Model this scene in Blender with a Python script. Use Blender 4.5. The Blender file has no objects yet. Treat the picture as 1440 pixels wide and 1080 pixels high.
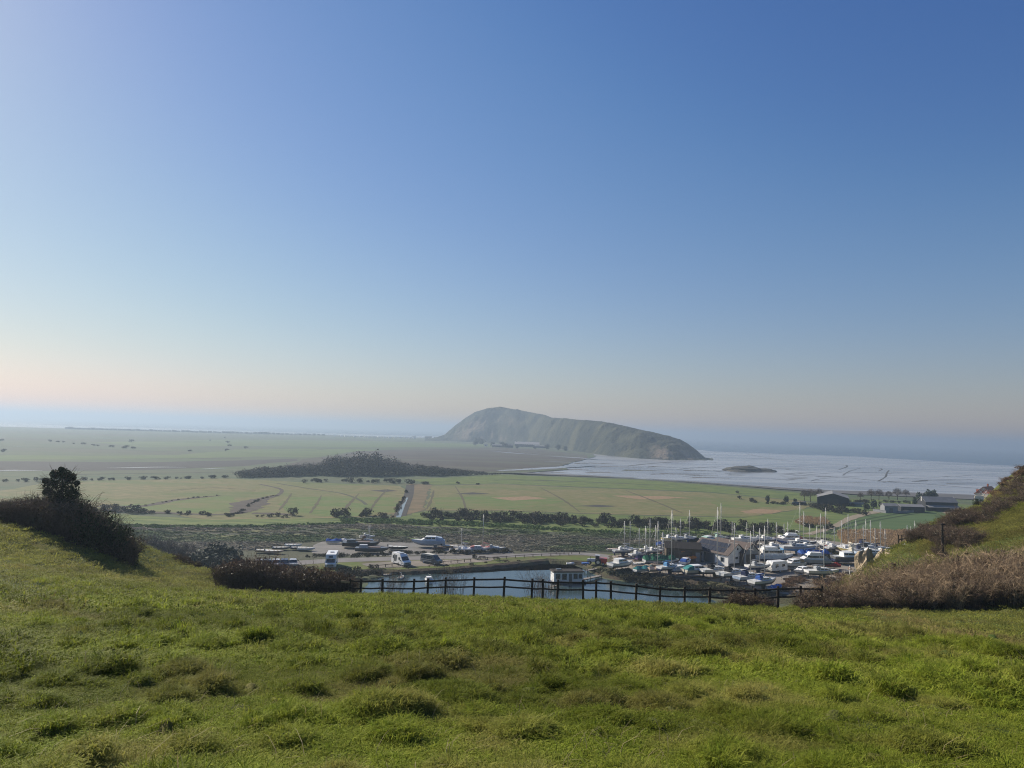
import bpy, bmesh, math
import numpy as np
from mathutils import Vector, Euler

# ------------------------------------------------------------------ camera, sky, sun, exposure
SC = bpy.context.scene
COL = SC.collection
R = math.radians
EYE = 32.0                     # eye height above the marsh
F = 1000.0                     # focal length in photo pixels (1440 wide)
PITCH, ROLL = math.atan(0.0665), math.atan(0.031)
_f = np.array([0, math.cos(PITCH), math.sin(PITCH)])
_r0 = np.array([1.0, 0, 0]); _u0 = np.array([0, -math.sin(PITCH), math.cos(PITCH)])
_r = _r0 * math.cos(ROLL) + _u0 * math.sin(ROLL)
_u = -_r0 * math.sin(ROLL) + _u0 * math.cos(ROLL)
cd = bpy.data.cameras.new('camera'); cam = bpy.data.objects.new('camera', cd); COL.objects.link(cam)
cd.sensor_width = 36; cd.lens = 36 * F / 1440; cd.clip_start = 0.1; cd.clip_end = 60000
from mathutils import Matrix
M4 = Matrix(((_r[0], _u[0], -_f[0], 0), (_r[1], _u[1], -_f[1], 0), (_r[2], _u[2], -_f[2], EYE), (0, 0, 0, 1)))
cam.matrix_world = M4
SC.camera = cam

SUN_AZ, SUN_EL = -51.0, 30.3   # degrees from the view direction (left negative), elevation
W = bpy.data.worlds.new("World"); SC.world = W; W.use_nodes = True
nt = W.node_tree; nt.nodes.clear()
sky = nt.nodes.new('ShaderNodeTexSky'); sky.sky_type = 'NISHITA'; sky.sun_disc = False
sky.sun_elevation = R(SUN_EL); sky.sun_rotation = R(SUN_AZ)
sky.altitude = 0; sky.air_density = 1.421; sky.dust_density = 0.30; sky.ozone_density = 4.98
bg = nt.nodes.new('ShaderNodeBackground'); bg.inputs['Strength'].default_value = 0.052
wo = nt.nodes.new('ShaderNodeOutputWorld')
# tone curve of the camera on the sky's own colour: one power and gain per channel
sp = nt.nodes.new('ShaderNodeSeparateColor'); cb = nt.nodes.new('ShaderNodeCombineColor'); nt.links.new(sky.outputs[0], sp.inputs[0])
for ch, (pw, gn) in enumerate(((1.235, .690), (1.095, .818), (.79, 1.68))):
    a_ = nt.nodes.new('ShaderNodeMath'); a_.operation = 'POWER'; a_.inputs[1].default_value = pw; b_ = nt.nodes.new('ShaderNodeMath'); b_.operation = 'MULTIPLY'; b_.inputs[1].default_value = gn
    nt.links.new(sp.outputs[ch], a_.inputs[0]); nt.links.new(a_.outputs[0], b_.inputs[0]); nt.links.new(b_.outputs[0], cb.inputs[ch])
lv = 1.5476 * 0.05                                    # film value of the sky at this strength and exposure
def scl(sock, k):
    v = nt.nodes.new('ShaderNodeVectorMath'); v.operation = 'SCALE'; v.inputs['Scale'].default_value = k; nt.links.new(sock, v.inputs[0]); return v.outputs[0]
rc = nt.nodes.new('ShaderNodeRGBCurve'); s2l = lambda q: ((q / 255 + .055) / 1.055) ** 2.4
for ci, pts in enumerate((((77, 73), (95, 99), (120, 128), (143, 152), (177, 183), (212, 213)), ((110, 108), (129, 133), (155, 159), (177, 181), (202, 204), (225, 223)), ((165, 163), (185, 186), (208, 209), (223, 219), (231, 226)))):
    cu = rc.mapping.curves[ci]
    for a_, b_ in pts: cu.points.new(s2l(a_), s2l(b_))
rc.mapping.update(); nt.links.new(scl(cb.outputs[0], lv), rc.inputs['Color']); nt.links.new(scl(rc.outputs[0], 1 / lv), bg.inputs[0]); nt.links.new(bg.outputs[0], wo.inputs[0])

sd = bpy.data.lights.new('sun', 'SUN'); sun = bpy.data.objects.new('sun', sd); COL.objects.link(sun)
sd.energy = 5.0; sd.angle = R(0.5); sd.color = (1.0, 0.90, 0.76)
S = Vector((math.sin(R(SUN_AZ)) * math.cos(R(SUN_EL)), math.cos(R(SUN_AZ)) * math.cos(R(SUN_EL)), math.sin(R(SUN_EL))))
sun.rotation_euler = S.to_track_quat('Z', 'Y').to_euler(); sun.location = S * 300
SC.view_settings.view_transform = 'Standard'; SC.view_settings.look = 'None'
SC.view_settings.exposure = 0.63; SC.view_settings.gamma = 1.0; SC.view_settings.use_curve_mapping = False
SC.render.engine = 'CYCLES'
cy = SC.cycles
cy.use_denoising = True; cy.denoising_prefilter = 'NONE'; cy.denoising_input_passes = 'RGB_ALBEDO_NORMAL'; cy.use_adaptive_sampling = False; cy.filter_width = 1.1; cy.max_bounces = 5; cy.diffuse_bounces = 2; cy.glossy_bounces = 2
cy.transmission_bounces = 3; cy.volume_bounces = 1; cy.transparent_max_bounces = 6

HAZE_DENSITY = 0.00042

# ------------------------------------------------------------------ helpers
rng = np.random.default_rng(11)

def ray(px, py):
    return _f + _r * ((px - 720) / F) - _u * ((py - 540) / F)
def at(px, py, Y):
    """point seen at a photo pixel, Y metres in front"""
    d = ray(px, py); return np.array([0, 0, EYE]) + d * (Y / d[1])
def gp(px, py, z=0.0):
    """point of the level z seen at a photo pixel"""
    d = ray(px, py); return np.array([0, 0, EYE]) + d * ((z - EYE) / d[2])
def xat(px, Y, z=0.0):
    """X of the vertical through column px at depth Y, near height z"""
    dz = z - EYE
    # px offset a, solve (a*cosR..): use ray with py chosen so that it hits z at Y
    py = 606.5 + 0.031 * (px - 720) - dz / Y * 1000
    return at(px, py, Y)[0]

_perm = np.random.default_rng(5).random((256, 256))
def vnoise(x, y):
    x = np.asarray(x, float); y = np.asarray(y, float)
    xi = np.floor(x).astype(int); yi = np.floor(y).astype(int)
    fx = x - xi; fy = y - yi; fx = fx * fx * (3 - 2 * fx); fy = fy * fy * (3 - 2 * fy)
    g = lambda a, b: _perm[a & 255, b & 255]
    return (g(xi, yi) * (1 - fx) + g(xi + 1, yi) * fx) * (1 - fy) + (g(xi, yi + 1) * (1 - fx) + g(xi + 1, yi + 1) * fx) * fy
def fbm(x, y, o=4):
    s = 0; a = .5; t = 0
    for k in range(o):
        s = s + a * vnoise(x * 2 ** k + 17.3 * k, y * 2 ** k + 9.1 * k); t += a; a *= .5
    return s / t
def smooth(a, b, x):
    t = np.clip((np.asarray(x, float) - a) / (b - a), 0, 1); return t * t * (3 - 2 * t)

# ---- objects
def tag(o, label=None, cat=None, group=None, kind=None):
    if label: o['label'] = label
    if cat: o['category'] = cat
    if group: o['group'] = group
    if kind: o['kind'] = kind
    return o
def empty(name, loc=(0, 0, 0), rz=0.0, label=None, cat=None, group=None):
    o = bpy.data.objects.new(name, None); COL.objects.link(o); o.empty_display_size = .3
    o.location = tuple(float(c) for c in loc); o.rotation_euler = (0, 0, rz)
    return tag(o, label, cat, group)
def link(name, me, parent=None, loc=None, rz=None, scale=None):
    o = bpy.data.objects.new(name, me); COL.objects.link(o)
    if parent is not None: o.parent = parent
    if loc is not None: o.location = tuple(float(c) for c in loc)
    if rz is not None: o.rotation_euler = (0, 0, rz)
    if scale is not None: o.scale = scale if hasattr(scale, '__len__') else (scale,) * 3
    return o
def copy_tree(o, parent=None):
    c = o.copy(); COL.objects.link(c); c.parent = parent
    for ch in o.children: copy_tree(ch, c)
    return c

class MB:
    """collects shapes, then becomes ONE mesh"""
    def __init__(s): s.v = []; s.f = []; s.n = 0; s.att = []; s.sm = []
    def add(s, v, f, att=None, sm=False):
        v = np.asarray(v, float).reshape(-1, 3)
        s.v.append(v); s.f.extend([tuple(int(i) + s.n for i in q) for q in f]); s.n += len(v)
        s.sm.extend([sm] * len(f))
        s.att.append(np.zeros(len(v)) if att is None else np.broadcast_to(np.asarray(att, float), (len(v),)))
        return s
    def box(s, c, d, rz=0.0, ry=0.0, top=1.0):
        x, y, z = d[0] / 2, d[1] / 2, d[2] / 2
        v = np.array([[-x, -y, -z], [x, -y, -z], [x, y, -z], [-x, y, -z], [-x * top, -y * top, z], [x * top, -y * top, z], [x * top, y * top, z], [-x * top, y * top, z]])
        if ry:
            k, q = math.cos(ry), math.sin(ry); v = np.stack([v[:, 0] * k + v[:, 2] * q, v[:, 1], -v[:, 0] * q + v[:, 2] * k], 1)
        if rz:
            k, q = math.cos(rz), math.sin(rz); v = np.stack([v[:, 0] * k - v[:, 1] * q, v[:, 0] * q + v[:, 1] * k, v[:, 2]], 1)
        return s.add(v + np.asarray(c, float), [(0, 3, 2, 1), (4, 5, 6, 7), (0, 1, 5, 4), (1, 2, 6, 5), (2, 3, 7, 6), (3, 0, 4, 7)])
    def tube(s, pts, r, n=6, cap=True, att=None, sm=True):
        pts = np.asarray(pts, float); m = len(pts); r = np.broadcast_to(np.asarray(r, float), (m,))
        tan = np.gradient(pts, axis=0); V = []
        for i in range(m):
            t = tan[i] / (np.linalg.norm(tan[i]) + 1e-9)
            a = np.cross(t, [0, 0, 1.0]) if abs(t[2]) < .9 else np.cross(t, [1.0, 0, 0])
            a /= np.linalg.norm(a); b = np.cross(t, a)
            for k in range(n):
                q = 2 * math.pi * k / n; V.append(pts[i] + r[i] * (a * math.cos(q) + b * math.sin(q)))
        f = [(i * n + k, i * n + (k + 1) % n, (i + 1) * n + (k + 1) % n, (i + 1) * n + k) for i in range(m - 1) for k in range(n)]
        if cap: f += [tuple(range(n))[::-1], tuple((m - 1) * n + k for k in range(n))]
        return s.add(V, f, att, sm)
    def loft(s, rows, close=False, cap=True, sm=True):
        m, n = len(rows), len(rows[0]); V = np.asarray(rows, float).reshape(-1, 3)
        rg = n if close else n - 1
        f = [(i * n + k, i * n + (k + 1) % n, (i + 1) * n + (k + 1) % n, (i + 1) * n + k) for i in range(m - 1) for k in range(rg)]
        if cap: f += [tuple(range(n))[::-1], tuple((m - 1) * n + k for k in range(n))]
        return s.add(V, f, None, sm)
    def prism(s, prof, w, top=1.0, axis='y', off=0.0, zref=None):
        """profile of (x, z) extruded across y; narrower by `top` at the highest z"""
        p = np.asarray(prof, float); z0, z1 = p[:, 1].min(), p[:, 1].max()
        k = 1 + (top - 1) * np.clip((p[:, 1] - (z0 + .45 * (z1 - z0))) / (.55 * (z1 - z0) + 1e-9), 0, 1)
        n = len(p)
        A = np.stack([p[:, 0], off - w / 2 * k, p[:, 1]], 1); B = np.stack([p[:, 0], off + w / 2 * k, p[:, 1]], 1)
        V = np.vstack([A, B])
        f = [tuple(range(n)), tuple(range(2 * n - 1, n - 1, -1))] + [((i + 1) % n, i, n + i, n + (i + 1) % n) for i in range(n)]
        if axis == 'x': V = V[:, [1, 0, 2]] * np.array([-1, 1, 1])
        return s.add(V, f)
    def cyl(s, c, r, h, n=14, axis='z'):
        c = np.asarray(c, float); d = {'x': [1, 0, 0], 'y': [0, 1, 0], 'z': [0, 0, 1]}[axis]
        d = np.array(d, float) * h / 2
        return s.tube([c - d, c + d], r, n, True, None, False)
    def quads(s, c, u, v, att=None):
        """many little quads: centres, half edges"""
        c = np.asarray(c); n = len(c)
        V = np.stack([c - u - v, c + u - v, c + u + v, c - u + v], 1).reshape(-1, 3)
        i = np.arange(n) * 4
        s.v.append(V); s.f.extend(np.stack([i, i + 1, i + 2, i + 3], 1).__add__(s.n).tolist()); s.n += 4 * n
        s.sm.extend([False] * n); s.att.append(np.zeros(4 * n) if att is None else np.repeat(att, 4)); return s
    def mesh(s, name, mat):
        me = bpy.data.meshes.new(name); V = np.vstack(s.v)
        me.from_pydata(V.tolist(), [], s.f)
        a = me.attributes.new('tone', 'FLOAT', 'POINT'); a.data.foreach_set('value', np.concatenate(s.att).astype(np.float32))
        me.polygons.foreach_set('use_smooth', s.sm)
        for m in (mat if isinstance(mat, (list, tuple)) else [mat]): me.materials.append(m)
        me.update(); return me
    def build(s, name, mat, parent=None, **k):
        return link(name, s.mesh(name, mat), parent, **k)

# ---- materials
def lin(c): return tuple(c) + (1.0,)
MATS = {}
def mat(name, c1, c2=None, rough=.6, scale=4.0, bump=0.0, metal=0.0, spec=.5, tone=0.0, transl=0.0, detail=4.0, stretch=(1, 1, 1), lo=.35, hi=.65, c3=None, scale2=None, rnd=0.0, coat=0.0, inst=False, blend=None, bscale=None, bdist=.1):
    """procedural surface: two or three colours mixed by noise in object space, fine bump, tone attribute"""
    if name in MATS: return MATS[name]
    if rough >= .85: spec = min(spec, .12)
    m = bpy.data.materials.new(name); m.use_nodes = True; N = m.node_tree.nodes; L = m.node_tree.links; N.clear()
    out = N.new('ShaderNodeOutputMaterial'); b = N.new('ShaderNodeBsdfPrincipled')
    b.inputs['Roughness'].default_value = rough; b.inputs['Metallic'].default_value = metal
    b.inputs['Specular IOR Level'].default_value = spec; b.inputs['Coat Weight'].default_value = coat
    tc = N.new('ShaderNodeTexCoord'); mp = N.new('ShaderNodeMapping'); mp.inputs['Scale'].default_value = stretch
    L.new(tc.outputs['Object'], mp.inputs[0])
    def noise(sc, det=detail):
        n = N.new('ShaderNodeTexNoise'); n.inputs['Scale'].default_value = sc; n.inputs['Detail'].default_value = det
        n.inputs['Roughness'].default_value = .6
        L.new(mp.outputs[0], n.inputs['Vector']); return n.outputs['Fac']
    def ramp(fac, a, z):
        r = N.new('ShaderNodeMapRange'); r.inputs[1].default_value = a; r.inputs[2].default_value = z
        L.new(fac, r.inputs[0]); return r.outputs[0]
    def mix(fac, a, c):
        x = N.new('ShaderNodeMix'); x.data_type = 'RGBA'
        if hasattr(fac, 'links'): L.new(fac, x.inputs['Factor'])
        else: x.inputs['Factor'].default_value = fac
        for s_, q in (('A', a), ('B', c)):
            sk = [i for i in x.inputs if i.name == s_ and i.type == 'RGBA'][0]
            if hasattr(q, 'links'): L.new(q, sk)
            else: sk.default_value = lin(q)
        return [o for o in x.outputs if o.type == 'RGBA'][0]
    c2 = c2 or tuple(x * .7 for x in c1)
    col = mix(ramp(noise(scale), lo, hi), c1, c2)
    if c3: col = mix(ramp(noise(scale2 or scale * .23), .45, .68), col, c3)
    if blend:
        a = N.new('ShaderNodeAttribute'); a.attribute_name = blend[0]; col = mix(a.outputs['Fac'], col, blend[1])
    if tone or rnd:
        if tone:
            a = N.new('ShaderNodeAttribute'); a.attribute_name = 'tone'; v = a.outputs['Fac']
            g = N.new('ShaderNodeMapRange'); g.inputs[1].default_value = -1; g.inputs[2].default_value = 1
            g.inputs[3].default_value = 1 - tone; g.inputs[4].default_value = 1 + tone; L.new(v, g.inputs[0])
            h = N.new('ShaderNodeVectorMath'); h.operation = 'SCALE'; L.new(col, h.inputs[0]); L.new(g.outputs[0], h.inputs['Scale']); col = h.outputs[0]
        if rnd:
            a = N.new('ShaderNodeObjectInfo')
            g = N.new('ShaderNodeMapRange'); g.inputs[3].default_value = 1 - rnd; g.inputs[4].default_value = 1 + rnd; L.new(a.outputs['Random'], g.inputs[0])
            h = N.new('ShaderNodeVectorMath'); h.operation = 'SCALE'; L.new(col, h.inputs[0]); L.new(g.outputs[0], h.inputs['Scale']); col = h.outputs[0]
    if inst:
        a = N.new('ShaderNodeAttribute'); a.attribute_type = 'INSTANCER'; a.attribute_name = 'dry'
        col = mix(a.outputs['Fac'], col, inst)
        a = N.new('ShaderNodeAttribute'); a.attribute_type = 'INSTANCER'; a.attribute_name = 'lum'
        h = N.new('ShaderNodeVectorMath'); h.operation = 'SCALE'; L.new(col, h.inputs[0]); L.new(a.outputs['Fac'], h.inputs['Scale']); col = h.outputs[0]
    L.new(col, b.inputs['Base Color'])
    if bump:
        bp = N.new('ShaderNodeBump'); bp.inputs['Strength'].default_value = bump; bp.inputs['Distance'].default_value = bdist
        L.new(noise(bscale or scale * 3, 5.0), bp.inputs['Height']); L.new(bp.outputs[0], b.inputs['Normal'])
    surf = b.outputs[0]
    if transl:
        t = N.new('ShaderNodeBsdfTranslucent'); L.new(col, t.inputs[0]); ms = N.new('ShaderNodeMixShader'); ms.inputs[0].default_value = transl
        L.new(surf, ms.inputs[1]); L.new(t.outputs[0], ms.inputs[2]); surf = ms.outputs[0]
    L.new(surf, out.inputs[0]); MATS[name] = m; return m
def paint(name, c, rough=.35): return mat(name, c, tuple(x * .8 for x in c), rough, 1.3, coat=.15, lo=.3, hi=.75)

def scatter(name, pts, rot, scl, idx, dry, lum, protos, kind='stuff', label=None, cat=None):
    """one object that instances small plants on points (for grass and other ground cover)"""
    me = bpy.data.meshes.new(name); n = len(pts)
    me.vertices.add(n); me.vertices.foreach_set('co', np.asarray(pts, np.float32).ravel())
    for nm, ty, arr, key in (('rot', 'FLOAT_VECTOR', rot, 'vector'), ('scl', 'FLOAT_VECTOR', scl, 'vector'), ('idx', 'INT', idx, 'value'), ('dry', 'FLOAT', dry, 'value'), ('lum', 'FLOAT', lum, 'value')):
        a = me.attributes.new(nm, ty, 'POINT'); a.data.foreach_set(key, np.asarray(arr, np.int32 if ty == 'INT' else np.float32).ravel())
    pc = bpy.data.collections.new(name + '_kinds')
    for k, pm in enumerate(protos):
        po = bpy.data.objects.new('%s_%02d' % (name, k), pm); pc.objects.link(po)
    o = link(name, me); tag(o, label, cat, None, kind)
    g = bpy.data.node_groups.new(name, 'GeometryNodeTree')
    g.interface.new_socket('Geometry', in_out='INPUT', socket_type='NodeSocketGeometry'); g.interface.new_socket('Geometry', in_out='OUTPUT', socket_type='NodeSocketGeometry')
    N, L = g.nodes, g.links
    gi, go = N.new('NodeGroupInput'), N.new('NodeGroupOutput')
    ci = N.new('GeometryNodeCollectionInfo'); ci.inputs['Collection'].default_value = pc
    ci.inputs['Separate Children'].default_value = True; ci.inputs['Reset Children'].default_value = True
    ip = N.new('GeometryNodeInstanceOnPoints'); ip.inputs['Pick Instance'].default_value = True
    def na(nm, ty):
        q = N.new('GeometryNodeInputNamedAttribute'); q.data_type = ty; q.inputs['Name'].default_value = nm
        return [s for s in q.outputs if s.enabled and s.name == 'Attribute'][0]
    L.new(gi.outputs[0], ip.inputs['Points']); L.new(ci.outputs[0], ip.inputs['Instance'])
    L.new(na('idx', 'INT'), ip.inputs['Instance Index']); L.new(na('rot', 'FLOAT_VECTOR'), ip.inputs['Rotation']); L.new(na('scl', 'FLOAT_VECTOR'), ip.inputs['Scale'])
    L.new(ip.outputs[0], go.inputs[0])
    md = o.modifiers.new('scatter', 'NODES'); md.node_group = g
    return o
# ------------------------------------------------------------------ near hillside (thin-plate surface through surveyed points + tussocks)
CP = []
def cp(px, py, Y): CP.append(at(px, py, Y))
def cd_(px, Y, d): CP.append(np.array([(px - 720) / F * Y, Y, EYE - d]))
for px in (0, 360, 720, 1080, 1440):
    for Y in (2, 3.6, 7, 12): cd_(px, Y, 0.85 + .215 * Y)
for X in (-30, -12, 0, 12, 30): CP.append(np.array([X, -6.0, EYE - .9 + (.05 * X if X < 0 else -.02 * X)]))
for px in (330, 500, 720, 900, 1080):
    for Y in (20, 30, 40): cd_(px, Y, 0.85 + .215 * Y)
for px in (500, 720, 900): cd_(px, 46, 10.75); 
cd_(1040, 45, 10.6); cd_(1120, 44, 10.3); cd_(380, 47, 11.4)
# right-hand field below the brow, hedge foot
cp(1440, 925, 10.5); cd_(1440, 15, 4.5); cp(1440, 905, 21); cp(1440, 858, 40); cp(1300, 858, 42); cp(1200, 856, 43)
cd_(1250, 14, 4.0); cp(1250, 885, 30); cd_(1440, 48, 9.9); cd_(1250, 50, 11.4); cd_(1150, 52, 12.6)
# right hill beyond the hedge
cp(1360, 788, 70); cp(1440, 782, 64); cp(1440, 712, 86); cp(1370, 742, 85); cp(1300, 795, 74); cp(1260, 808, 72)
cp(1440, 675, 116); cp(1400, 686, 113); cp(1340, 738, 100); cp(1285, 760, 95); cp(1240, 790, 90); cp(1214, 806, 88)
cp(1520, 652, 118); cp(1560, 690, 90); cp(1600, 720, 60); cp(1600, 850, 40); cp(1800, 640, 80)
for px, Y, z in ((1440, 150, 14), (1440, 190, -1), (1340, 130, 6), (1340, 160, -3), (1240, 118, 3), (1240, 135, -3), (1180, 96, 6), (1160, 120, 0), (1150, 70, 12)):
    CP.append(np.array([(px - 720) / F * Y, Y, z]))
# left bank and its knoll
cp(0, 850, 16.5); cp(0, 800, 30); cp(0, 742, 45); cp(100, 770, 47); cp(120, 815, 33); cp(185, 802, 50); cp(240, 832, 44)
cp(200, 770, 62); cp(285, 803, 57); cp(370, 836, 50); cp(215, 800, 55)
cp(60, 735, 56); cp(130, 745, 57); cp(165, 770, 56); cp(-150, 700, 48); cp(-150, 790, 30); cp(-400, 690, 40); cp(-400, 850, 16)
for px, Y, z in ((0, 75, 22), (0, 110, 8), (0, 150, -2), (200, 80, 17), (200, 120, 4), (200, 150, -3), (-300, 90, 20), (-300, 140, 0), (370, 70, 14), (370, 100, 6), (370, 128, 0), (370, 150, -3),
                 (550, 65, 16), (720, 65, 16.2), (900, 65, 16), (1050, 65, 15.5), (550, 95, 7.5), (720, 95, 7.5), (900, 95, 7.5), (1050, 95, 7), (550, 126, .4), (720, 126, .4), (900, 126, .4), (1050, 120, 1), (550, 150, -3), (720, 150, -3), (900, 150, -3), (1050, 145, -3)):
    CP.append(np.array([(px - 720) / F * Y, Y, z]))
CP = np.array(CP)
def _phi(r2): return .5 * r2 * np.log(r2 + 1e-9)
def _fit(P):
    n = len(P); xy = P[:, :2] / 50
    K = _phi(((xy[:, None] - xy[None]) ** 2).sum(-1)) + np.eye(n) * 2e-4
    A = np.zeros((n + 3, n + 3)); A[:n, :n] = K; A[:n, n] = 1; A[:n, n + 1:] = xy; A[n, :n] = 1; A[n + 1:, :n] = xy.T
    return np.linalg.solve(A, np.concatenate([P[:, 2], [0, 0, 0]])), xy
_w, _xy = _fit(CP)
def base_h(X, Y):
    X = np.asarray(X, float); Y = np.asarray(Y, float); sh = X.shape; q = np.stack([X.ravel(), Y.ravel()], 1) / 50
    out = np.empty(len(q))
    for i in range(0, len(q), 20000):
        b = q[i:i + 20000]; r2 = ((b[:, None] - _xy[None]) ** 2).sum(-1)
        out[i:i + 20000] = _phi(r2) @ _w[:-3] + _w[-3] + b @ _w[-2:]
    return out.reshape(sh)
_rnd = np.random.default_rng(21).random((6, 128, 128))
def mounds(X, Y, c, r0, r1, prob):
    """scattered grass mounds, one chance per cell of c metres: 0..1, steep-sided"""
    X = np.asarray(X, float); Y = np.asarray(Y, float); out = np.zeros(X.shape); xi = np.floor(X / c).astype(int); yi = np.floor(Y / c).astype(int)
    for a in (-1, 0, 1):
        for b in (-1, 0, 1):
            i, j = (xi + a) & 127, (yi + b) & 127; q = _rnd[:, i, j]
            dx = X - (xi + a + .2 + .6 * q[0]) * c; dy = Y - (yi + b + .2 + .6 * q[1]) * c; th = q[2] * 3.14; rad = r0 + (r1 - r0) * q[3] ** 2
            u = dx * np.cos(th) + dy * np.sin(th); v = (-dx * np.sin(th) + dy * np.cos(th)) * (1.2 + .5 * q[4]); d = np.hypot(u, v) / rad
            out = np.maximum(out, (q[5] < prob) * (.5 + .5 * q[4]) * smooth(1.0, .25, d))
    return out
def tuss(X, Y):
    """0..1 tussock height mask"""
    w = .12 * (fbm(X * 3 + 1, Y * 3, 2) - .5); v = .12 * (fbm(X * 3 + 50, Y * 3 + 9, 2) - .5)
    big = smooth(.40, .60, fbm(X * .13 + 3, Y * .13 + 8, 3))
    return np.clip(np.maximum(mounds(X + w, Y + v, .95, .20, .55, .20 + .42 * big), (.62) * mounds(X + 40.3 + w, Y + 7.7 + v, .42, .10, .24, .20 + .40 * big)), 0, 1)
def micro(X, Y):
    r = np.hypot(X, Y); k = 1 - .75 * smooth(55, 95, r)
    return k * (.20 * (fbm(X * .33 + 5, Y * .33, 3) - .5) * smooth(3, 10, r) + (.14 + .11 * smooth(5, 13, r)) * tuss(X, Y) + .045 * (fbm(X * 6.5, Y * 6.5 + 3, 2) - .5) * smooth(40, 14, r) + .07 * (fbm(X * 2.3, Y * 2.3 + 7, 3) - .5))
def ground(X, Y): return base_h(X, Y) + micro(X, Y)
def gz(x, y): return float(ground(np.array([x]), np.array([y]))[0])

M_soil = mat('turf_soil', (.060, .085, .016), (.11, .105, .032), .95, .9, .6, lo=.4, hi=.62, c3=(.055, .085, .02), scale2=.21, bscale=7, bdist=.08)
na, nr = 620, 430
az = np.radians(np.linspace(-66, 66, na)); rr = np.concatenate([[0.01, .6, 1.2], np.geomspace(1.8, 200, nr - 3)])
A_, R_ = np.meshgrid(az, rr); X_ = R_ * np.sin(A_); Y_ = R_ * np.cos(A_) - .2
Z_ = np.maximum(ground(X_, Y_), -4.5)
V_ = np.stack([X_, Y_, Z_], -1).reshape(-1, 3)
i_ = (np.arange(nr - 1)[:, None] * na + np.arange(na - 1)[None]).ravel()
me = bpy.data.meshes.new('hillside'); me.from_pydata(V_.tolist(), [], np.stack([i_, i_ + 1, i_ + na + 1, i_ + na], 1).tolist())
me.polygons.foreach_set('use_smooth', [True] * len(me.polygons)); me.materials.append(M_soil)
tag(link('hillside', me), kind='structure')

def hit(px, py, y0=15.0, y1=145.0):
    """where the sight line of a photo pixel meets the near hillside"""
    d = ray(px, py); Y = np.linspace(y0, y1, 400); P = np.array([0, 0, EYE]) + d[None] * (Y / d[1])[:, None]; g = ground(P[:, 0], P[:, 1]); k = np.nonzero(P[:, 2] < g)[0]
    return None if not len(k) else np.array([P[k[0], 0], P[k[0], 1], g[k[0]]])
# ------------------------------------------------------------------ the flat land, sea and fields
def outline(pts, jit=0.0, step=None):
    """photo-traced outline (px, py on the level z) -> ground loop; ('w', X, Y) gives metres; edges cut finer and roughened"""
    P = [np.array([p[1], p[2]], float) if p[0] == 'w' else gp(p[0], p[1])[:2] for p in pts]
    if not jit: return P
    out = []; n = len(P)
    for i in range(n):
        a, b = P[i], P[(i + 1) % n]; d = b - a; l = np.linalg.norm(d)
        m = int(np.clip(l / (step or 4 * jit), 1, 60)); nn = np.array([-d[1], d[0]]) / (l + 1e-9)
        for k in range(m):
            q = a + d * k / m
            out.append(q + nn * (jit * 2 * (fbm(q[0] / (6 * jit) + i, q[1] / (6 * jit), 3) - .5) * 2 if k else 0))
    return out
def sheet(name, pts, m, z, jit=0.0, kind='structure', step=None):
    P = outline(pts, jit, step); bm = bmesh.new()
    f = bm.faces.new([bm.verts.new((p[0], p[1], z)) for p in P])
    bmesh.ops.triangulate(bm, faces=[f]); bm.normal_update()
    for f in bm.faces:
        if f.normal.z < 0: f.normal_flip()
    me = bpy.data.meshes.new(name); bm.to_mesh(me); bm.free(); me.materials.append(m)
    return tag(link(name, me), kind=kind)
def strip(name, pts, w, m, z, n=8, jit=0.0):
    """ribbon of width w (m) along photo-traced points"""
    P = np.array([gp(p[0], p[1])[:2] if p[0] != 'w' else (p[1], p[2]) for p in pts]); t = np.linspace(0, len(P) - 1, n * (len(P) - 1) + 1)
    C = []
    for u in t:                                     # Catmull-Rom
        i = min(int(u), len(P) - 2); s = u - i; a, b, c, d = P[max(i - 1, 0)], P[i], P[i + 1], P[min(i + 2, len(P) - 1)]
        C.append(.5 * (2 * b + (c - a) * s + (2 * a - 5 * b + 4 * c - d) * s * s + (3 * b - a - 3 * c + d) * s ** 3))
    C = np.array(C); T = np.gradient(C, axis=0); T /= np.linalg.norm(T, axis=1)[:, None] + 1e-9; Nn = np.stack([-T[:, 1], T[:, 0]], 1)
    wv = np.full(len(C), w / 2.0) if not hasattr(w, '__len__') else np.interp(t, np.linspace(0, len(P) - 1, len(w)), w) / 2
    wv = wv * (1 + jit * (rng.random(len(C)) - .5) * 2)
    V = [(p[0], p[1], z) for p in C + Nn * wv[:, None]] + [(p[0], p[1], z) for p in C - Nn * wv[:, None]]; k = len(C)
    me = bpy.data.meshes.new(name); me.from_pydata(V, [], [(i, k + i, k + i + 1, i + 1) for i in range(k - 1)]); me.materials.append(m)
    return tag(link(name, me), kind='structure')

M_sea = mat('sea_water', (.045, .075, .10), (.06, .09, .11), .32, .004, .35, spec=.5, bscale=.12, bdist=.6)
M_sand = mat('wet_sand', (.30, .29, .27), (.22, .21, .20), .22, .01, .05, spec=.6, stretch=(1, .3, 1), bscale=.1)
M_mud = mat('wet_mud', (.30, .30, .295), (.165, .165, .162), .27, .014, .22, spec=.7, stretch=(.4, 1.6, 1), c3=(.36, .36, .355), scale2=.005, bscale=.2, bdist=.12, lo=.42, hi=.58)
M_mudbank = mat('mud_bank', (.11, .10, .09), (.075, .07, .062), .7, .05, .3, bscale=.4)
M_rock_dk = mat('tidal_rock', (.085, .08, .07), (.05, .05, .042), .85, .08, .8, bscale=.3, bdist=1.0)
M_plain = mat('marsh_grass', (.058, .090, .046), (.100, .112, .060), .95, .05, .4, detail=9, c3=(.085, .082, .058), scale2=.0035, stretch=(.5, 1.6, 1), bscale=.5)
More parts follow.
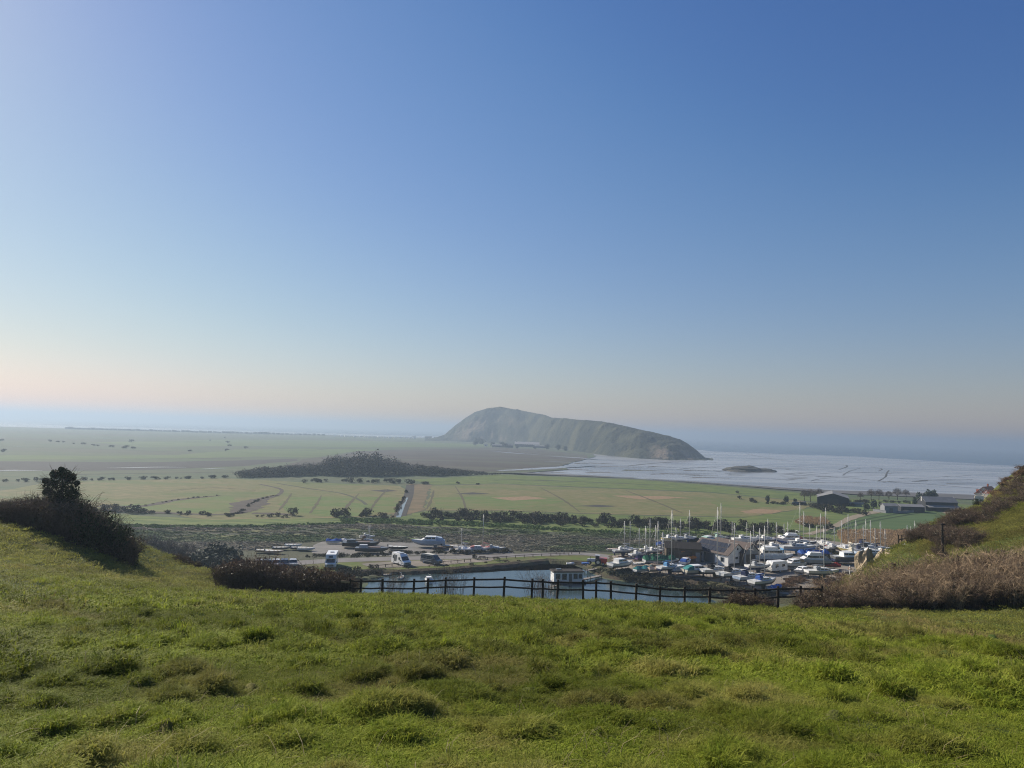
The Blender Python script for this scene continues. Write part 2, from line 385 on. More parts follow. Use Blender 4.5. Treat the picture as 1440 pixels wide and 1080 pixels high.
M_strip = mat('pasture_grass', (.080, .130, .042), (.125, .15, .06), .95, .06, .4, detail=9, c3=(.085, .115, .045), scale2=.006, stretch=(.5, 1.5, 1), bscale=.5)
M_saltm = mat('salt_marsh_turf', (.082, .066, .052), (.055, .050, .042), .95, .02, .4, c3=(.085, .09, .06), scale2=.008, stretch=(.6, 1.6, 1), bscale=.3)
M_rough = mat('rough_pasture_grass', (.105, .118, .042), (.205, .165, .085), .95, .30, .6, detail=9, lo=.36, hi=.64, c3=(.092, .128, .040), scale2=.022, stretch=(.6, 1.4, 1), bscale=.5, bdist=.3)
M_bank = mat('flood_bank_grass', (.085, .135, .034), (.15, .165, .055), .95, .25, .5, detail=9, c3=(.06, .09, .03), scale2=.15, stretch=(.5, 1.5, 1), bscale=.5)
M_scrubg = mat('scrub_marsh_turf', (.066, .074, .046), (.088, .088, .056), .95, .09, .6, c3=(.055, .06, .045), scale2=.03, bscale=.7, bdist=.4)
M_creek = mat('creek_mud', (.060, .056, .050), (.045, .042, .038), .95, .2, .3)
M_gravel = mat('yard_gravel', (.27, .235, .195), (.21, .185, .155), .95, .35, .3, c3=(.17, .155, .13), scale2=.06, bscale=6)
M_tarmac = mat('road_tarmac', (.20, .19, .18), (.16, .15, .145), .9, .3, .1)
M_verge = mat('verge_grass', (.085, .12, .028), (.13, .14, .05), .95, .4, .5, c3=(.10, .085, .05), scale2=.1, bscale=2)
M_crop = mat('crop_field_green', (.058, .098, .034), (.075, .112, .042), .95, .12, .3, stretch=(.4, 2, 1), c3=(.075, .12, .05), scale2=.05)
M_reed = mat('reed_straw', (.27, .19, .11), (.20, .14, .085), .95, .5, .6, stretch=(1, 1, .3), bscale=2)
M_path = mat('bare_path', (.26, .22, .16), (.21, .18, .13), .95, .3, .2)
M_pond = mat('pond_water', (.030, .052, .055), (.036, .058, .058), .16, .2, .12, spec=.5, stretch=(.5, 1.4, 1), bscale=1.6, bdist=.05)
M_dwater = mat('ditch_water', (.05, .06, .06), (.06, .06, .06), .06, .2, .0)

tag(link('sea', (lambda m_: (m_.from_pydata([(-25300, -500, -.9), (25300, -500, -.9), (25300, 26000, -.9), (-25300, 26000, -.9)], [], [(0, 1, 2, 3)]), m_.materials.append(M_sea), m_)[2])(bpy.data.meshes.new('sea'))), kind='structure')
sheet('wet_beach', [(-900, 564), (-400, 578), (0, 595.5), (240, 602.4), (460, 609.3), (640, 614), (640, 622), (460, 616), (240, 610), (0, 606), (-900, 590)], M_sand, -.5)
sheet('mudflat', [(640, 622), (960, 629.5), (1000, 634.5), (1200, 641.5), (1440, 655.5), (2200, 697), (2200, 780), (1440, 740), (1200, 720), (1000, 700), (850, 690), (680, 680)], M_mud, -.45, 6)
sheet('marsh_plain', [(-1500, 557), (-900, 571), (-300, 590), (0, 599.8), (95, 602.5), (200, 605.3), (300, 608), (460, 611.8), (590, 615.3), (640, 617), (760, 628), (830, 636), (838, 642), (812, 648), (790, 655), (800, 660), (745, 664), (708, 666), (740, 668.5), (800, 670), (900, 673.5), (1000, 681), (1100, 689), (1200, 696), (1300, 700), (1390, 704), (1440, 707), (2300, 752), ('w', 420, 110), ('w', 420, -300), ('w', -420, -300), ('w', -500, 120)], M_plain, 0.0, 1.2, step=14)
# river mud banks and salt marsh by the estuary
sheet('mud_bank', [(640, 666), (720, 665), (800, 669), (900, 672.5), (1000, 680), (1100, 688), (1200, 695), (1390, 703), (1440, 706), (1440, 699), (1300, 693), (1160, 689), (1060, 683), (960, 676), (880, 671), (800, 667), (740, 664.5)], M_mudbank, .06, 1.5)
sheet('salt_marsh', [(470, 641), (505, 634.5), (560, 632), (640, 631), (700, 630), (760, 632), (826, 640), (826, 645), (800, 651), (785, 657), (790, 660), (720, 663), (640, 663), (480, 658), (400, 655), (430, 645)], M_saltm, .05, 2)
for k, (x0, y0, l, w) in enumerate(((838, 651, 60, 16), (870, 656, 70, 12), (815, 660, 40, 12), (905, 661, 60, 14), (850, 664, 50, 14), (950, 666, 70, 12), (985, 661, 50, 9), (780, 663.5, 40, 12), (1000, 671, 60, 9), (930, 656, 40, 8))):
    strip('mud_bank', [(x0 - l / 2, y0 + .6), (x0 - l / 5, y0 - .5), (x0 + l / 5, y0 + .3), (x0 + l / 2, y0 + .8)], (1, w, w * .7, 1), M_mudbank if k % 3 else M_saltm, -.395, jit=.5)
for k in range(26):      # branching drainage runnels over the mud
    x0 = 1000 + 400 * rng.random(); y0 = np.interp(x0, [1000, 1440], [645, 668]) + 18 * rng.random() ** 2 + 3; pts = [(x0, y0)]; dx = -14 - 16 * rng.random()
    for j in range(4): pts.append((pts[-1][0] + dx * (.5 + rng.random()) * (1 if rng.random() < .8 else -1), pts[-1][1] - .4 + 1.9 * rng.random()))
    strip('mud_runnel', pts, [.4, 1.2, 1.8, 2.2, 1.2], M_creek if k % 3 else M_mudbank, -.38, jit=.4)
for nm, P_, w_ in (('tidal_inlet', [(690, 634), (720, 637), (760, 640)], (2, 14, 2)), ('tidal_inlet', [(765, 641), (800, 643), (840, 646)], (3, 18, 8)), ('tidal_inlet', [(765, 649), (800, 650), (828, 651)], (2, 10, 6)), ('tidal_inlet', [(700, 662), (740, 660), (790, 657), (830, 654)], (5, 12, 16, 20))):
    strip(nm, P_, [x * .9 for x in w_], M_mud, .09, jit=.25)
for P_, w_ in (([(1050, 638), (1100, 647), (1150, 651), (1190, 654), (1180, 660)], 4), ([(1250, 661), (1247, 665), (1245, 670), (1235, 676)], 3), ([(1150, 669), (1180, 670), (1250, 677), (1300, 680), (1375, 686)], (2, 5, 5, 4)), ([(1085, 673), (1105, 674), (1122, 674)], (2, 6, 2)), ([(1010, 668), (990, 667.5), (960, 669)], (3, 8, 3)), ([(1185, 668), (1195, 662), (1210, 658)], 2), ([(1225, 656), (1240, 659), (1235, 662)], 2.5), ([(1040, 644), (1080, 645), (1140, 648)], (2, 9, 2)), ([(1010, 640.5), (1020, 641), (1032, 641.2)], (1, 9, 1)), ([(880, 655), (920, 651), (960, 649), (1010, 650)], (6, 9, 5)), ([(1140, 676), (1160, 672), (1230, 668), (1300, 669)], 2)):
    strip('mud_creek', P_, [x * .55 for x in w_] if hasattr(w_, '__len__') else w_ * .55, M_creek, -.40, jit=.3)
# fields towards the coast
sheet('pasture', [(-200, 636), (0, 640), (120, 641), (250, 640), (330, 632), (420, 631), (520, 632), (560, 632.5), (500, 634.5), (440, 643.5), (360, 642), (250, 645), (0, 648), (-200, 645)], M_strip, .05, 2)
sheet('far_pasture', [(130, 622), (330, 618), (520, 620), (690, 625), (690, 628), (520, 629.5), (340, 627), (200, 629)], M_strip, .05, 2)
sheet('river_flat', [(-300, 645), (0, 649), (200, 650), (340, 647.5), (420, 645), (420, 648), (330, 656), (200, 661), (0, 663), (-300, 661)], M_creek, .04, 2)
for P_, w_ in (([(150, 658.2), (185, 657.8), (220, 657), (262, 657.3)], (1, 5, 6, 1)), ([(-20, 662.3), (20, 661.5), (60, 662)], (1, 7, 1)), ([(128, 615.8), (140, 616), (160, 616.6)], (1, 9, 1)), ([(18, 627.4), (24, 627.5), (30, 627.6)], (2, 7, 2)), ([(282, 660), (300, 659), (318, 658.6)], (1, 4, 1))):
    strip('flood_pool', P_, w_, M_dwater, .1)
strip('ditch', [(350, 632.5), (430, 633.4), (480, 630.2), (560, 629.5), (690, 631)], 4, M_creek, .09)
strip('ditch', [(0, 647), (120, 645.6), (250, 644.8), (340, 645)], 3.5, M_creek, .09)
# rough pasture in the middle distance
sheet('rough_pasture', [(-200, 694), (0, 690), (60, 680), (130, 676), (320, 673), (420, 678), (560, 683), (577, 690), (574, 705), (560, 722), (480, 729), (300, 731), (170, 715), (0, 722), (-200, 730)], M_rough, .05, 1.2)
sheet('rough_pasture', [(606, 683), (700, 681), (800, 685), (1000, 693), (1130, 705), (1150, 712), (1050, 727), (900, 724), (700, 718), (598, 718)], M_rough, .05, 1.2)
sheet('green_field', [(575, 675), (700, 667.5), (800, 671), (900, 675), (1000, 682.5), (1100, 691), (1195, 699), (1185, 707), (1130, 704), (1000, 692), (800, 684), (700, 680), (612, 682)], M_bank, .055, 1.2)
sheet('ditch_reeds', [(575, 680), (606, 682), (600, 700), (594, 718), (552, 730), (548, 722), (568, 700)], mat('ditch_reed_turf', (.175, .128, .075), (.11, .095, .052), .95, .15, .5), .06, 1)
strip('ditch', [(577, 682), (575, 695), (570, 708), (562, 726)], 4.5, M_creek, .10)
strip('ditch_water', [(573, 700), (569, 708), (566, 713), (560, 728)], (.7, 1.0, 1.6, 1.8), M_dwater, .13)
for P_, w_ in (([(140, 712), (200, 712), (250, 703), (310, 697)], (6, 5, 4, 1)), ([(330, 723), (345, 716), (352, 708), (368, 702), (388, 697)], (5, 9, 15, 6, 3)), ([(388, 698), (396, 692), (392, 687), (365, 681)], (2, 2, 2)), ([(140, 717), (220, 721), (300, 724), (345, 721)], (6, 3, 3)), ([(355, 722), (390, 723), (410, 725)], (4, 5, 2))):
    strip('dry_creek', P_, w_, mat('creek_turf', (.085, .070, .055), (.06, .052, .045), .95, .2, .5), .10, jit=.25)
for P_ in ([(505, 694), (492, 708), (478, 724)], [(452, 697), (446, 708), (436, 722)], [(410, 694), (402, 706), (392, 718)], [(545, 688), (530, 704), (520, 720)], [(640, 684), (650, 700), (655, 716)], [(760, 686), (790, 702), (815, 720)], [(880, 690), (920, 705), (960, 722)], [(610, 690), (606, 704), (600, 716)], [(240, 690), (300, 686), (360, 690)]):
    strip('old_furrow', P_, (.5, 1.3, .6), mat('furrow_turf', (.10, .088, .05), (.075, .07, .042), .95, .3), .105, jit=.5)
for P_ in ([(0, 607), (90, 609), (220, 613), (330, 615)], [(0, 617), (120, 619), (240, 621), (330, 620)], [(0, 628), (150, 632), (260, 636), (330, 634)], [(200, 611), (330, 613), (470, 617)], [(60, 668), (180, 666), (330, 664)], [(700, 674), (800, 677), (940, 683)]):
    strip('field_ditch', P_, (2.5, 5, 4, 2.5), mat('field_ditch_turf', (.062, .070, .042), (.05, .055, .036), .95, .1), .075, jit=.4)
strip('worn_track', [(390, 680), (440, 688), (480, 694), (505, 703), (515, 710)], 1.6, M_scrubg, .10)
M_sward = mat('green_sward', (.080, .132, .036), (.125, .155, .050), .95, .3, .5, detail=8, c3=(.15, .14, .06), scale2=.05, stretch=(.6, 1.4, 1), bscale=.5, bdist=.3)
for P_ in ([(405, 700), (470, 697), (560, 700), (552, 722), (480, 727), (420, 724), (395, 712)], [(160, 711), (230, 705), (320, 698), (340, 708), (300, 722), (215, 719)], [(610, 700), (720, 697), (800, 704), (740, 715), (610, 716)], [(1000, 706), (1090, 707), (1128, 711), (1060, 714), (1010, 712)]):
    sheet('green_sward', P_, M_sward, .068, 1.5)
for P_ in ([(1040, 719), (1070, 715.5), (1102, 718.5), (1085, 722.5), (1050, 722)], [(690, 700), (740, 698), (770, 701), (720, 704)], [(860, 697), (930, 697.5), (980, 701), (900, 702.5)]):
    sheet('dead_reed_patch', P_, M_reed, .078, 1.5)
for P_ in ([(812, 711.5), (840, 710), (870, 712), (845, 713.5)], [(520, 690), (545, 688.5), (560, 690.5), (540, 692)], [(640, 694), (665, 692.5), (690, 694.5), (660, 695.5)]):
    sheet('sedge_patch', P_, M_creek, .082, 1.5)
# banks and scrub marsh behind the boatyard
sheet('flood_bank', [(-150, 728), (130, 721), (300, 731), (480, 729), (560, 728), (600, 719), (700, 719), (900, 725), (1050, 728), (1150, 713), (1195, 702), (1300, 705), (1420, 715), (1420, 760), (1160, 770), (1000, 755), (860, 752), (700, 745), (500, 738), (300, 741), (130, 738), (-150, 745)], M_bank, .07, 1)
sheet('scrub_marsh', [(-150, 745), (130, 737), (300, 740.5), (500, 737), (700, 744.5), (760, 748), (860, 751), (1000, 752), (1165, 757), (1165, 790), (870, 800), (500, 810), (200, 800), (-150, 800)], M_scrubg, .10, .8)
sheet('mooring_mud', [(440, 770), (455, 761), (480, 758), (560, 762), (640, 764), (722, 768), (722, 780), (640, 781), (540, 783), (440, 779)], mat('mooring_mud', (.15, .135, .12), (.095, .09, .075), .7, .25, .3), .14, .6)
sheet('crop_field', [(1178, 752), (1205, 727), (1290, 716), (1345, 722), (1345, 760), (1270, 752)], M_crop, .11, .4)
for P_ in ([(1160, 751), (1200, 735), (1250, 725), (1300, 717)], [(1168, 752), (1215, 736), (1262, 727), (1310, 719)], [(1120, 747.5), (1170, 750.5), (1240, 753), (1300, 753)]):
    strip('tramline', P_, 1.3, mat('dark_ridge', (.03, .05, .02), (.04, .06, .025), .95, 1), .15)
strip('bare_path', [(1135, 752), (1170, 742), (1200, 728), (1240, 719), (1300, 716), (1338, 723)], (3, 3, 5, 4, 3), M_path, .17, jit=.2)

for k, (P_, w_) in enumerate((([(140, 752), (230, 757), (320, 756), (430, 753)], (2, 7, 8, 2)), ([(180, 766), (270, 771), (360, 768), (400, 764)], (2, 6, 7, 2)), ([(480, 744), (580, 748), (680, 755), (780, 757)], (2, 5, 7, 2)), ([(560, 756), (650, 762), (740, 764), (820, 762)], (2, 5, 6, 2)), ([(720, 771), (790, 770), (850, 765), (900, 762)], (2, 5, 4, 2)), ([(900, 757), (970, 757), (1040, 761)], (2, 5, 2)), ([(250, 747), (340, 748), (420, 746)], (1, 4, 1)))):
    strip('marsh_sward' if k % 2 else 'straw_sedge', P_, w_, M_bank if k % 2 else M_rough, .125 + .004 * k, jit=.35)
# ------------------------------------------------------------------ raised ground: road, car park, boatyard, with grassy and scrubby slopes
def platform(name, pts, m, ztop, skirt, side, jit=.3):
    """raised ground: flat top, sloping banks (child) down to the marsh"""
    P = outline(pts, jit); Q = np.array(P); 
    area = .5 * np.sum(Q[:, 0] * np.roll(Q[:, 1], -1) - np.roll(Q[:, 0], -1) * Q[:, 1])
    if area < 0: Q = Q[::-1]
    T = np.roll(Q, -1, 0) - np.roll(Q, 1, 0); T /= np.linalg.norm(T, axis=1)[:, None] + 1e-9
    O = Q + np.stack([T[:, 1], -T[:, 0]], 1) * skirt * (.8 + .4 * rng.random((len(Q), 1)))
    bm = bmesh.new(); f = bm.faces.new([bm.verts.new((p[0], p[1], ztop)) for p in Q]); bmesh.ops.triangulate(bm, faces=[f])
    me = bpy.data.meshes.new(name); bm.to_mesh(me); bm.free(); me.materials.append(m); o = tag(link(name, me), kind='structure')
    n = len(Q); V = [(p[0], p[1], ztop) for p in Q] + [(*(Q[i] * .5 + O[i] * .5), ztop * .62 + .15 * rng.random()) for i in range(n)] + [(p[0], p[1], -.1) for p in O]
    fs = [(k * n + i, (k + 1) * n + i, (k + 1) * n + (i + 1) % n, k * n + (i + 1) % n) for k in (0, 1) for i in range(n)]
    me = bpy.data.meshes.new('bank'); me.from_pydata(V, [], fs); me.materials.append(side); link('bank', me, o)
    return o
YZ = 1.2                                  # level of the boatyard
def yp(px, py, z=YZ): return gp(px, py, z)
def ypts(L, z=YZ): return [('w', *gp(a, b, z)[:2]) for a, b in L]
M_scrubbank = mat('scrub_bank', (.085, .065, .045), (.055, .045, .034), .95, .6, .7, c3=(.09, .095, .045), scale2=.18, bscale=2.5, bdist=.3)
platform('car_park', ypts([(330, 800), (400, 790), (440, 787), (560, 783), (690, 781), (760, 778.5), (820, 777), (872, 780), (880, 795), (845, 797), (828, 789), (770, 785), (700, 792), (640, 797), (560, 801), (520, 800), (430, 806), (330, 812)], 1.0), M_verge, 1.0, 2.2, M_scrubbank)
platform('boatyard', ypts([(862, 781), (900, 776), (960, 768), (1020, 760), (1120, 756), (1180, 762), (1240, 778), (1225, 800), (1180, 815), (1110, 836), (1060, 828), (1000, 817), (930, 808), (862, 801)]), M_gravel, YZ, 4.5, M_scrubbank)
strip('road', [('w', *gp(*q, 1.0)[:2]) for q in ((330, 799), (400, 793), (470, 788.5), (560, 785.5), (690, 782.5), (760, 779.8), (820, 779), (862, 784), (880, 790))], (5, 5, 5, 5, 4.5, 4, 4, 5, 6), M_tarmac, 1.03)
sheet('gravel_bay', ypts([(508, 793), (560, 789), (640, 787), (700, 785), (690, 789), (620, 795), (560, 798), (525, 799)], 1.0), M_gravel, 1.035, .2)
sheet('pond', [(500, 850), (520, 816), (560, 808), (640, 802), (700, 797), (770, 792.5), (805, 794), (850, 815), (905, 822), (980, 834), (1010, 848), ('w', 60, 100), ('w', -40, 100)], M_pond, .10, .3)

# ------------------------------------------------------------------ headland across the estuary, tidal rock
def headland():
    prof = [(596, 617.5), (612, 615), (625, 611), (640, 598), (655, 587), (668, 579), (685, 574), (703, 571.8), (728, 576), (752, 580.5), (766, 583), (776, 587), (800, 588.5), (826, 591), (846, 592), (872, 597), (900, 604), (925, 609), (942, 613), (956, 617), (966, 623), (976, 630), (985, 637), (991, 643), (1003, 647)]
    base = [(596, 620), (625, 620), (660, 621.5), (700, 623), (740, 625.5), (780, 630), (820, 636), (860, 641), (900, 644.5), (940, 646.5), (985, 647.2), (1003, 648.2)]
    CL = []; n = 260; m = 40; xs = np.linspace(597, 1003, n); V = []
    for x in xs:
        yt = np.interp(x, *zip(*prof)); yb = np.interp(x, *zip(*base)); b = gp(x, yb)
        c = at(x, yt, b[1] + 100 + 60 * math.sin((x - 597) / 406 * math.pi)); H = max(c[2], .3)
        for k in range(m + 6):
            u = k / m
            q = b + (c - b) * u
            z = H * (math.sin(min(u, 1) * math.pi / 2) ** (1.15) if u <= 1 else 1 - 1.2 * (u - 1))
            w = 4 * u * (1 - u) if u < 1 else 0
            X, Y = q[0], q[1]
            z += w * (15 * (fbm(X / 60, Y / 40 + 3, 4) - .5) + 6 * (fbm(X / 15 + 9, Y / 12, 3) - .5) - 6 * smooth(.52, .74, fbm(X / 34 + 31, Y / 34, 3))) * min(1, H / 30)
            clf = smooth(.42, .62, fbm(X / 16 + 3, Y / 60, 3)) * smooth(742, 690, x) * smooth(630, 655, x) * smooth(.70, .45, u) * smooth(.02, .12, u) + smooth(.40, .6, fbm(X / 9 + 13, Y / 30, 3)) * smooth(905, 930, x) * smooth(.5, .25, u) * smooth(.01, .06, u)
            CL.append(clf)
            if u >= .97: z += 1.4 * (fbm(X / 7, Y / 50, 2) - .3) * smooth(840, 870, x)
            V.append((X, Y + (u > 1) * 120 * (u - 1), z - .6))
    k6 = m + 6; f = [(i * k6 + j, (i + 1) * k6 + j, (i + 1) * k6 + j + 1, i * k6 + j + 1) for i in range(n - 1) for j in range(k6 - 1)]
    me = bpy.data.meshes.new('headland'); me.from_pydata(V, [], f); me.polygons.foreach_set('use_smooth', [True] * len(f))
    me.materials.append(mat('headland_scrub', (.018, .025, .020), (.072, .073, .042), .95, .020, .9, c3=(.028, .034, .022), scale2=.011, bscale=.13, bdist=6.0, lo=.42, hi=.58, blend=('cliff', (.20, .155, .115))))
    a = me.attributes.new('cliff', 'FLOAT', 'POINT'); a.data.foreach_set('value', (np.clip(CL, 0, 1) * .8).astype(np.float32))
    return tag(link('headland', me), kind='structure')
headland()
def rock_mesh(seed, n=14, m=7, rough=.3):
    r = np.random.default_rng(seed); o = r.random(3) * 50; V = []
    for j in range(m + 1):
        for i in range(n):
            th = 2 * math.pi * i / n; ph = j / m * math.pi / 2
            d = np.array([math.cos(th) * math.cos(ph), math.sin(th) * math.cos(ph), math.sin(ph)])
            k = 1 + rough * 2 * (fbm(d[0] * 1.6 + o[0], d[1] * 1.6 + d[2] * 2 + o[1], 3) - .5)
            V.append(d * k)
    b = MB(); b.add(V, [(j * n + i, j * n + (i + 1) % n, (j + 1) * n + (i + 1) % n, (j + 1) * n + i) for j in range(m) for i in range(n)]); return b
g0, g1 = gp(1025, 662), gp(1083, 663)
for i, (px, py, w, h) in enumerate(((1047, 661.5, 20, 5), (1066, 661.8, 20, 3.6), (1036, 661.8, 12, 2))):
    p = gp(px, py); b = rock_mesh(40 + i, 22, 8, .35)
    o = b.build('tidal_rock', M_rock_dk, None, loc=(p[0], p[1], -.9)); o.scale = (w, 22, h * 1.1)
    tag(o, ['low dark rock hump standing on the wet mudflat, tallest part', 'long low right-hand spur of the dark rock on the mudflat', 'small left toe of the dark rock on the mudflat'][i], 'rock', 'dark rocks on the mudflat')

# ------------------------------------------------------------------ haze
hz = MB().box((0, 12750, 41), (50800, 26700, 93)).build('haze', [], None); tag(hz, kind='stuff')
m = bpy.data.materials.new('sea_haze'); m.use_nodes = True; N = m.node_tree.nodes; N.clear()
pv = N.new('ShaderNodeVolumePrincipled'); ot = N.new('ShaderNodeOutputMaterial'); m.node_tree.links.new(pv.outputs[0], ot.inputs['Volume'])
pv.inputs['Color'].default_value = (.362, .460, .580, 1); pv.inputs['Density'].default_value = HAZE_DENSITY; pv.inputs['Anisotropy'].default_value = .37
hz.data.materials.clear(); hz.data.materials.append(m)
# ------------------------------------------------------------------ plants: one mesh per kind, shared by all plants of that kind
def grass_clump(seed, n, rad, l0, l1, w, droop, spread=.5):
    r = np.random.default_rng(seed); V = []; Fc = []; T = []
    for k in range(n):
        a = r.random() * 6.283; d = rad * math.sqrt(r.random()); x, y = d * math.cos(a), d * math.sin(a)
        L = l0 + (l1 - l0) * r.random() ** 1.3; h = a + r.normal() * .9; tilt = spread * (.2 + r.random()); 
        dx, dy = math.cos(h), math.sin(h); b = droop * (.5 + r.random())
        sx, sy = -dy, dx; ww = w * (.6 + .8 * r.random())
        p = []
        for t in (0, .45, .8, 1.0):
            q = tilt * t + b * t * t
            p.append(np.array([x + dx * L * math.sin(min(q, 1.9)) * t, y + dy * L * math.sin(min(q, 1.9)) * t, -.015 + L * t * max(math.cos(q), .05)]))
        i = len(V)
        for t, pp, k2 in zip((0, .45, .8), p, (1, .9, .55)):
            V += [pp + np.array([sx, sy, 0]) * ww * k2 / 2, pp - np.array([sx, sy, 0]) * ww * k2 / 2]
        V.append(p[3]); Fc += [(i, i + 1, i + 3, i + 2), (i + 2, i + 3, i + 5, i + 4), (i + 4, i + 5, i + 6)]
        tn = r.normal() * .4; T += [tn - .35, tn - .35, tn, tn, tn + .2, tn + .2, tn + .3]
    b = MB(); b.add(V, Fc, T); return b
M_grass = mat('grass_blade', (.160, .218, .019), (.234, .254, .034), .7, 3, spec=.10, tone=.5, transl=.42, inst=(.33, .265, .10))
M_straw = mat('dry_grass_blade', (.30, .25, .12), (.22, .175, .085), .7, 3, spec=.2, tone=.3, transl=.3, inst=(.40, .34, .2))
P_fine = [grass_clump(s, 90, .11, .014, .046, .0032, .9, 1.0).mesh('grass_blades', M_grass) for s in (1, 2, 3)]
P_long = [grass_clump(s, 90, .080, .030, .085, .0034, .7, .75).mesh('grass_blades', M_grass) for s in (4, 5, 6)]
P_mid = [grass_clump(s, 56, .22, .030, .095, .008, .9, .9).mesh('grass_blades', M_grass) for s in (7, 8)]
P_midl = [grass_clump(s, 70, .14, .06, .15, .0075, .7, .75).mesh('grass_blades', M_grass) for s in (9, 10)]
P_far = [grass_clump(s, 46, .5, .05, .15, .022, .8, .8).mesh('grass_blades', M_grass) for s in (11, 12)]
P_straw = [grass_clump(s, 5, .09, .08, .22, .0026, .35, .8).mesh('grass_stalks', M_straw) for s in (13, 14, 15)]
PROT = P_fine + P_long + P_mid + P_midl + P_far + P_straw          # indices 0-2, 3-5, 6-7, 8-9, 10-11, 12-14
def polar(n, r0, r1, az0=-48, az1=48, p=1.0):
    """n points over a sector of ground, thinning with distance as 1/r**p"""
    u = rng.random(n)
    if p == 2: r = r0 * (r1 / r0) ** u
    elif p == 1: r = r0 + (r1 - r0) * u
    else: r = np.sqrt(r0 ** 2 + (r1 ** 2 - r0 ** 2) * u)
    a = np.radians(az0 + (az1 - az0) * rng.random(n)); return r * np.sin(a), r * np.cos(a)
def meadow():
    P, I, Sc, D, Lm = [], [], [], [], []
    def lay(n, r0, r1, ids, s, p, az=(-46, 46), sel=None, tall=None, zs=1.0):
        X, Y = polar(n, r0, r1, az[0], az[1], p)
        t = tuss(X, Y); k = np.ones(n, bool)
        if sel == 'tuss': k = t > .12 + .3 * rng.random(n)
        dry = smooth(.54, .76, fbm(X * .22 + 70, Y * .22 + 31, 3) * .45 + fbm(X * 1.7 + 9, Y * 1.7, 3) * .55)
        dry = np.clip(dry * .5 + .12 * rng.random(n) ** 2 + .14 * smooth(18, 60, np.hypot(X, Y)), 0, .9)
        path = np.exp(-((np.interp(X, [6, 8, 12, 16, 22, 30], [24, 19, 21, 20.5, 22, 24]) - Y) / 2.6) ** 2) * (X > 5)
        dry = np.clip(dry + .35 * path + .75 * smooth(94, 104, Y) * (X > 60) + .25 * smooth(45, 55, Y) * (X > 40) * (Y < 85), 0, .95)
        xl = np.interp(Y, [6, 8, 10.5, 17, 37, 45], [4.6, 6, 7.6, 10.2, 18, 22]) + .5 * (fbm(Y * .5, Y * 0 + 3, 2) - .5); rt = smooth(0, 1.2, X - xl) * (Y < 46)
        dry = np.clip(dry + rt * (.16 + .34 * np.exp(-((X - xl - 1.3) / 1.6) ** 2)) + .16 * smooth(-8, -22, X) * (Y < 60) - .10 * smooth(7, 3, Y), 0, .95)
        if sel == 'tuss': k &= rng.random(n) > .65 * rt
        X, Y, dry, t = X[k], Y[k], dry[k], t[k]; m = len(X)
        P.append(np.stack([X, Y, ground(X, Y)], 1)); I.append(np.array(ids)[rng.integers(0, len(ids), m)])
        q = s * (.7 + .6 * rng.random(m)); Sc.append(np.stack([q, q, q * zs * (.75 + .6 * t) ], 1)); D.append(dry)
        Lm.append(np.clip(.72 + .48 * smooth(.3, .72, fbm(X * .5 + 3, Y * .5, 3)) + .10 * rng.normal(size=m), .3, 1.5))
    lay(32000, 2.2, 8.5, (0, 1, 2), 1.0, 1)
    lay(30000, 2.2, 9, (3, 4, 5), .9, 1, sel='tuss')
    lay(1500, 2.4, 10, (3, 4, 5), .75, 1)
    lay(36000, 7.5, 20, (6, 7), 1.0, 1)
    lay(44000, 7, 24, (8, 9), .95, 1, sel='tuss')
    lay(3000, 7, 24, (8, 9), .8, 1)
    lay(34000, 17, 72, (10, 11), 1.0, 1)
    lay(26000, 20, 60, (8, 9), 1.5, 1, sel='tuss')
    lay(15000, 90, 128, (10, 11), 2.0, 1, az=(30, 47)); lay(16000, 60, 126, (10, 11), 1.8, 1, az=(18, 47)); lay(5000, 45, 75, (10, 11), 1.4, 1, az=(-48, -18))
    lay(700, 2.6, 14, (12, 13, 14), .9, 1); lay(450, 8, 36, (12, 13, 14), 1.3, 1)
    P, I, Sc, D, Lm = map(np.concatenate, (P, I, Sc, D, Lm)); n = len(P)
    rot = np.stack([rng.normal(size=n) * .10, rng.normal(size=n) * .10, rng.random(n) * 6.283], 1)
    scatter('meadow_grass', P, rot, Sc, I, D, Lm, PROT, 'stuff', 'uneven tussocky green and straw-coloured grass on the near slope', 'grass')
meadow()

# ---- woody plants
M_twig = mat('bramble_twig', (.165, .115, .080), (.11, .08, .058), .85, 6, tone=.35)
M_twigp = mat('pale_twig', (.38, .285, .18), (.26, .195, .125), .85, 6, tone=.35)
M_twigg = mat('grey_twig', (.14, .115, .10), (.10, .082, .072), .85, 3, tone=.3)
M_leafd = mat('ivy_leaf', (.020, .034, .012), (.034, .050, .016), .7, 8, tone=.5, transl=.12, spec=.12)
M_leafb = mat('bramble_leaf', (.075, .064, .032), (.11, .075, .042), .6, 6, tone=.5, transl=.2, spec=.3)
M_leafs = mat('scrub_leaf', (.040, .039, .024), (.062, .055, .034), .85, .5, tone=.5, transl=.1, spec=.2, rnd=.18)
M_copse = mat('bare_crown', (.10, .088, .072), (.135, .112, .086), .9, .4, tone=.45, rnd=.2)
M_leafe = mat('evergreen_leaf', (.020, .034, .020), (.034, .046, .026), .75, .6, tone=.5, spec=.2, rnd=.15)
M_leafg = mat('grey_green_leaf', (.085, .095, .060), (.11, .105, .07), .85, .4, tone=.4, spec=.2, rnd=.15)
M_bark = mat('dark_bark', (.075, .060, .048), (.045, .038, .032), .9, 8, .6)
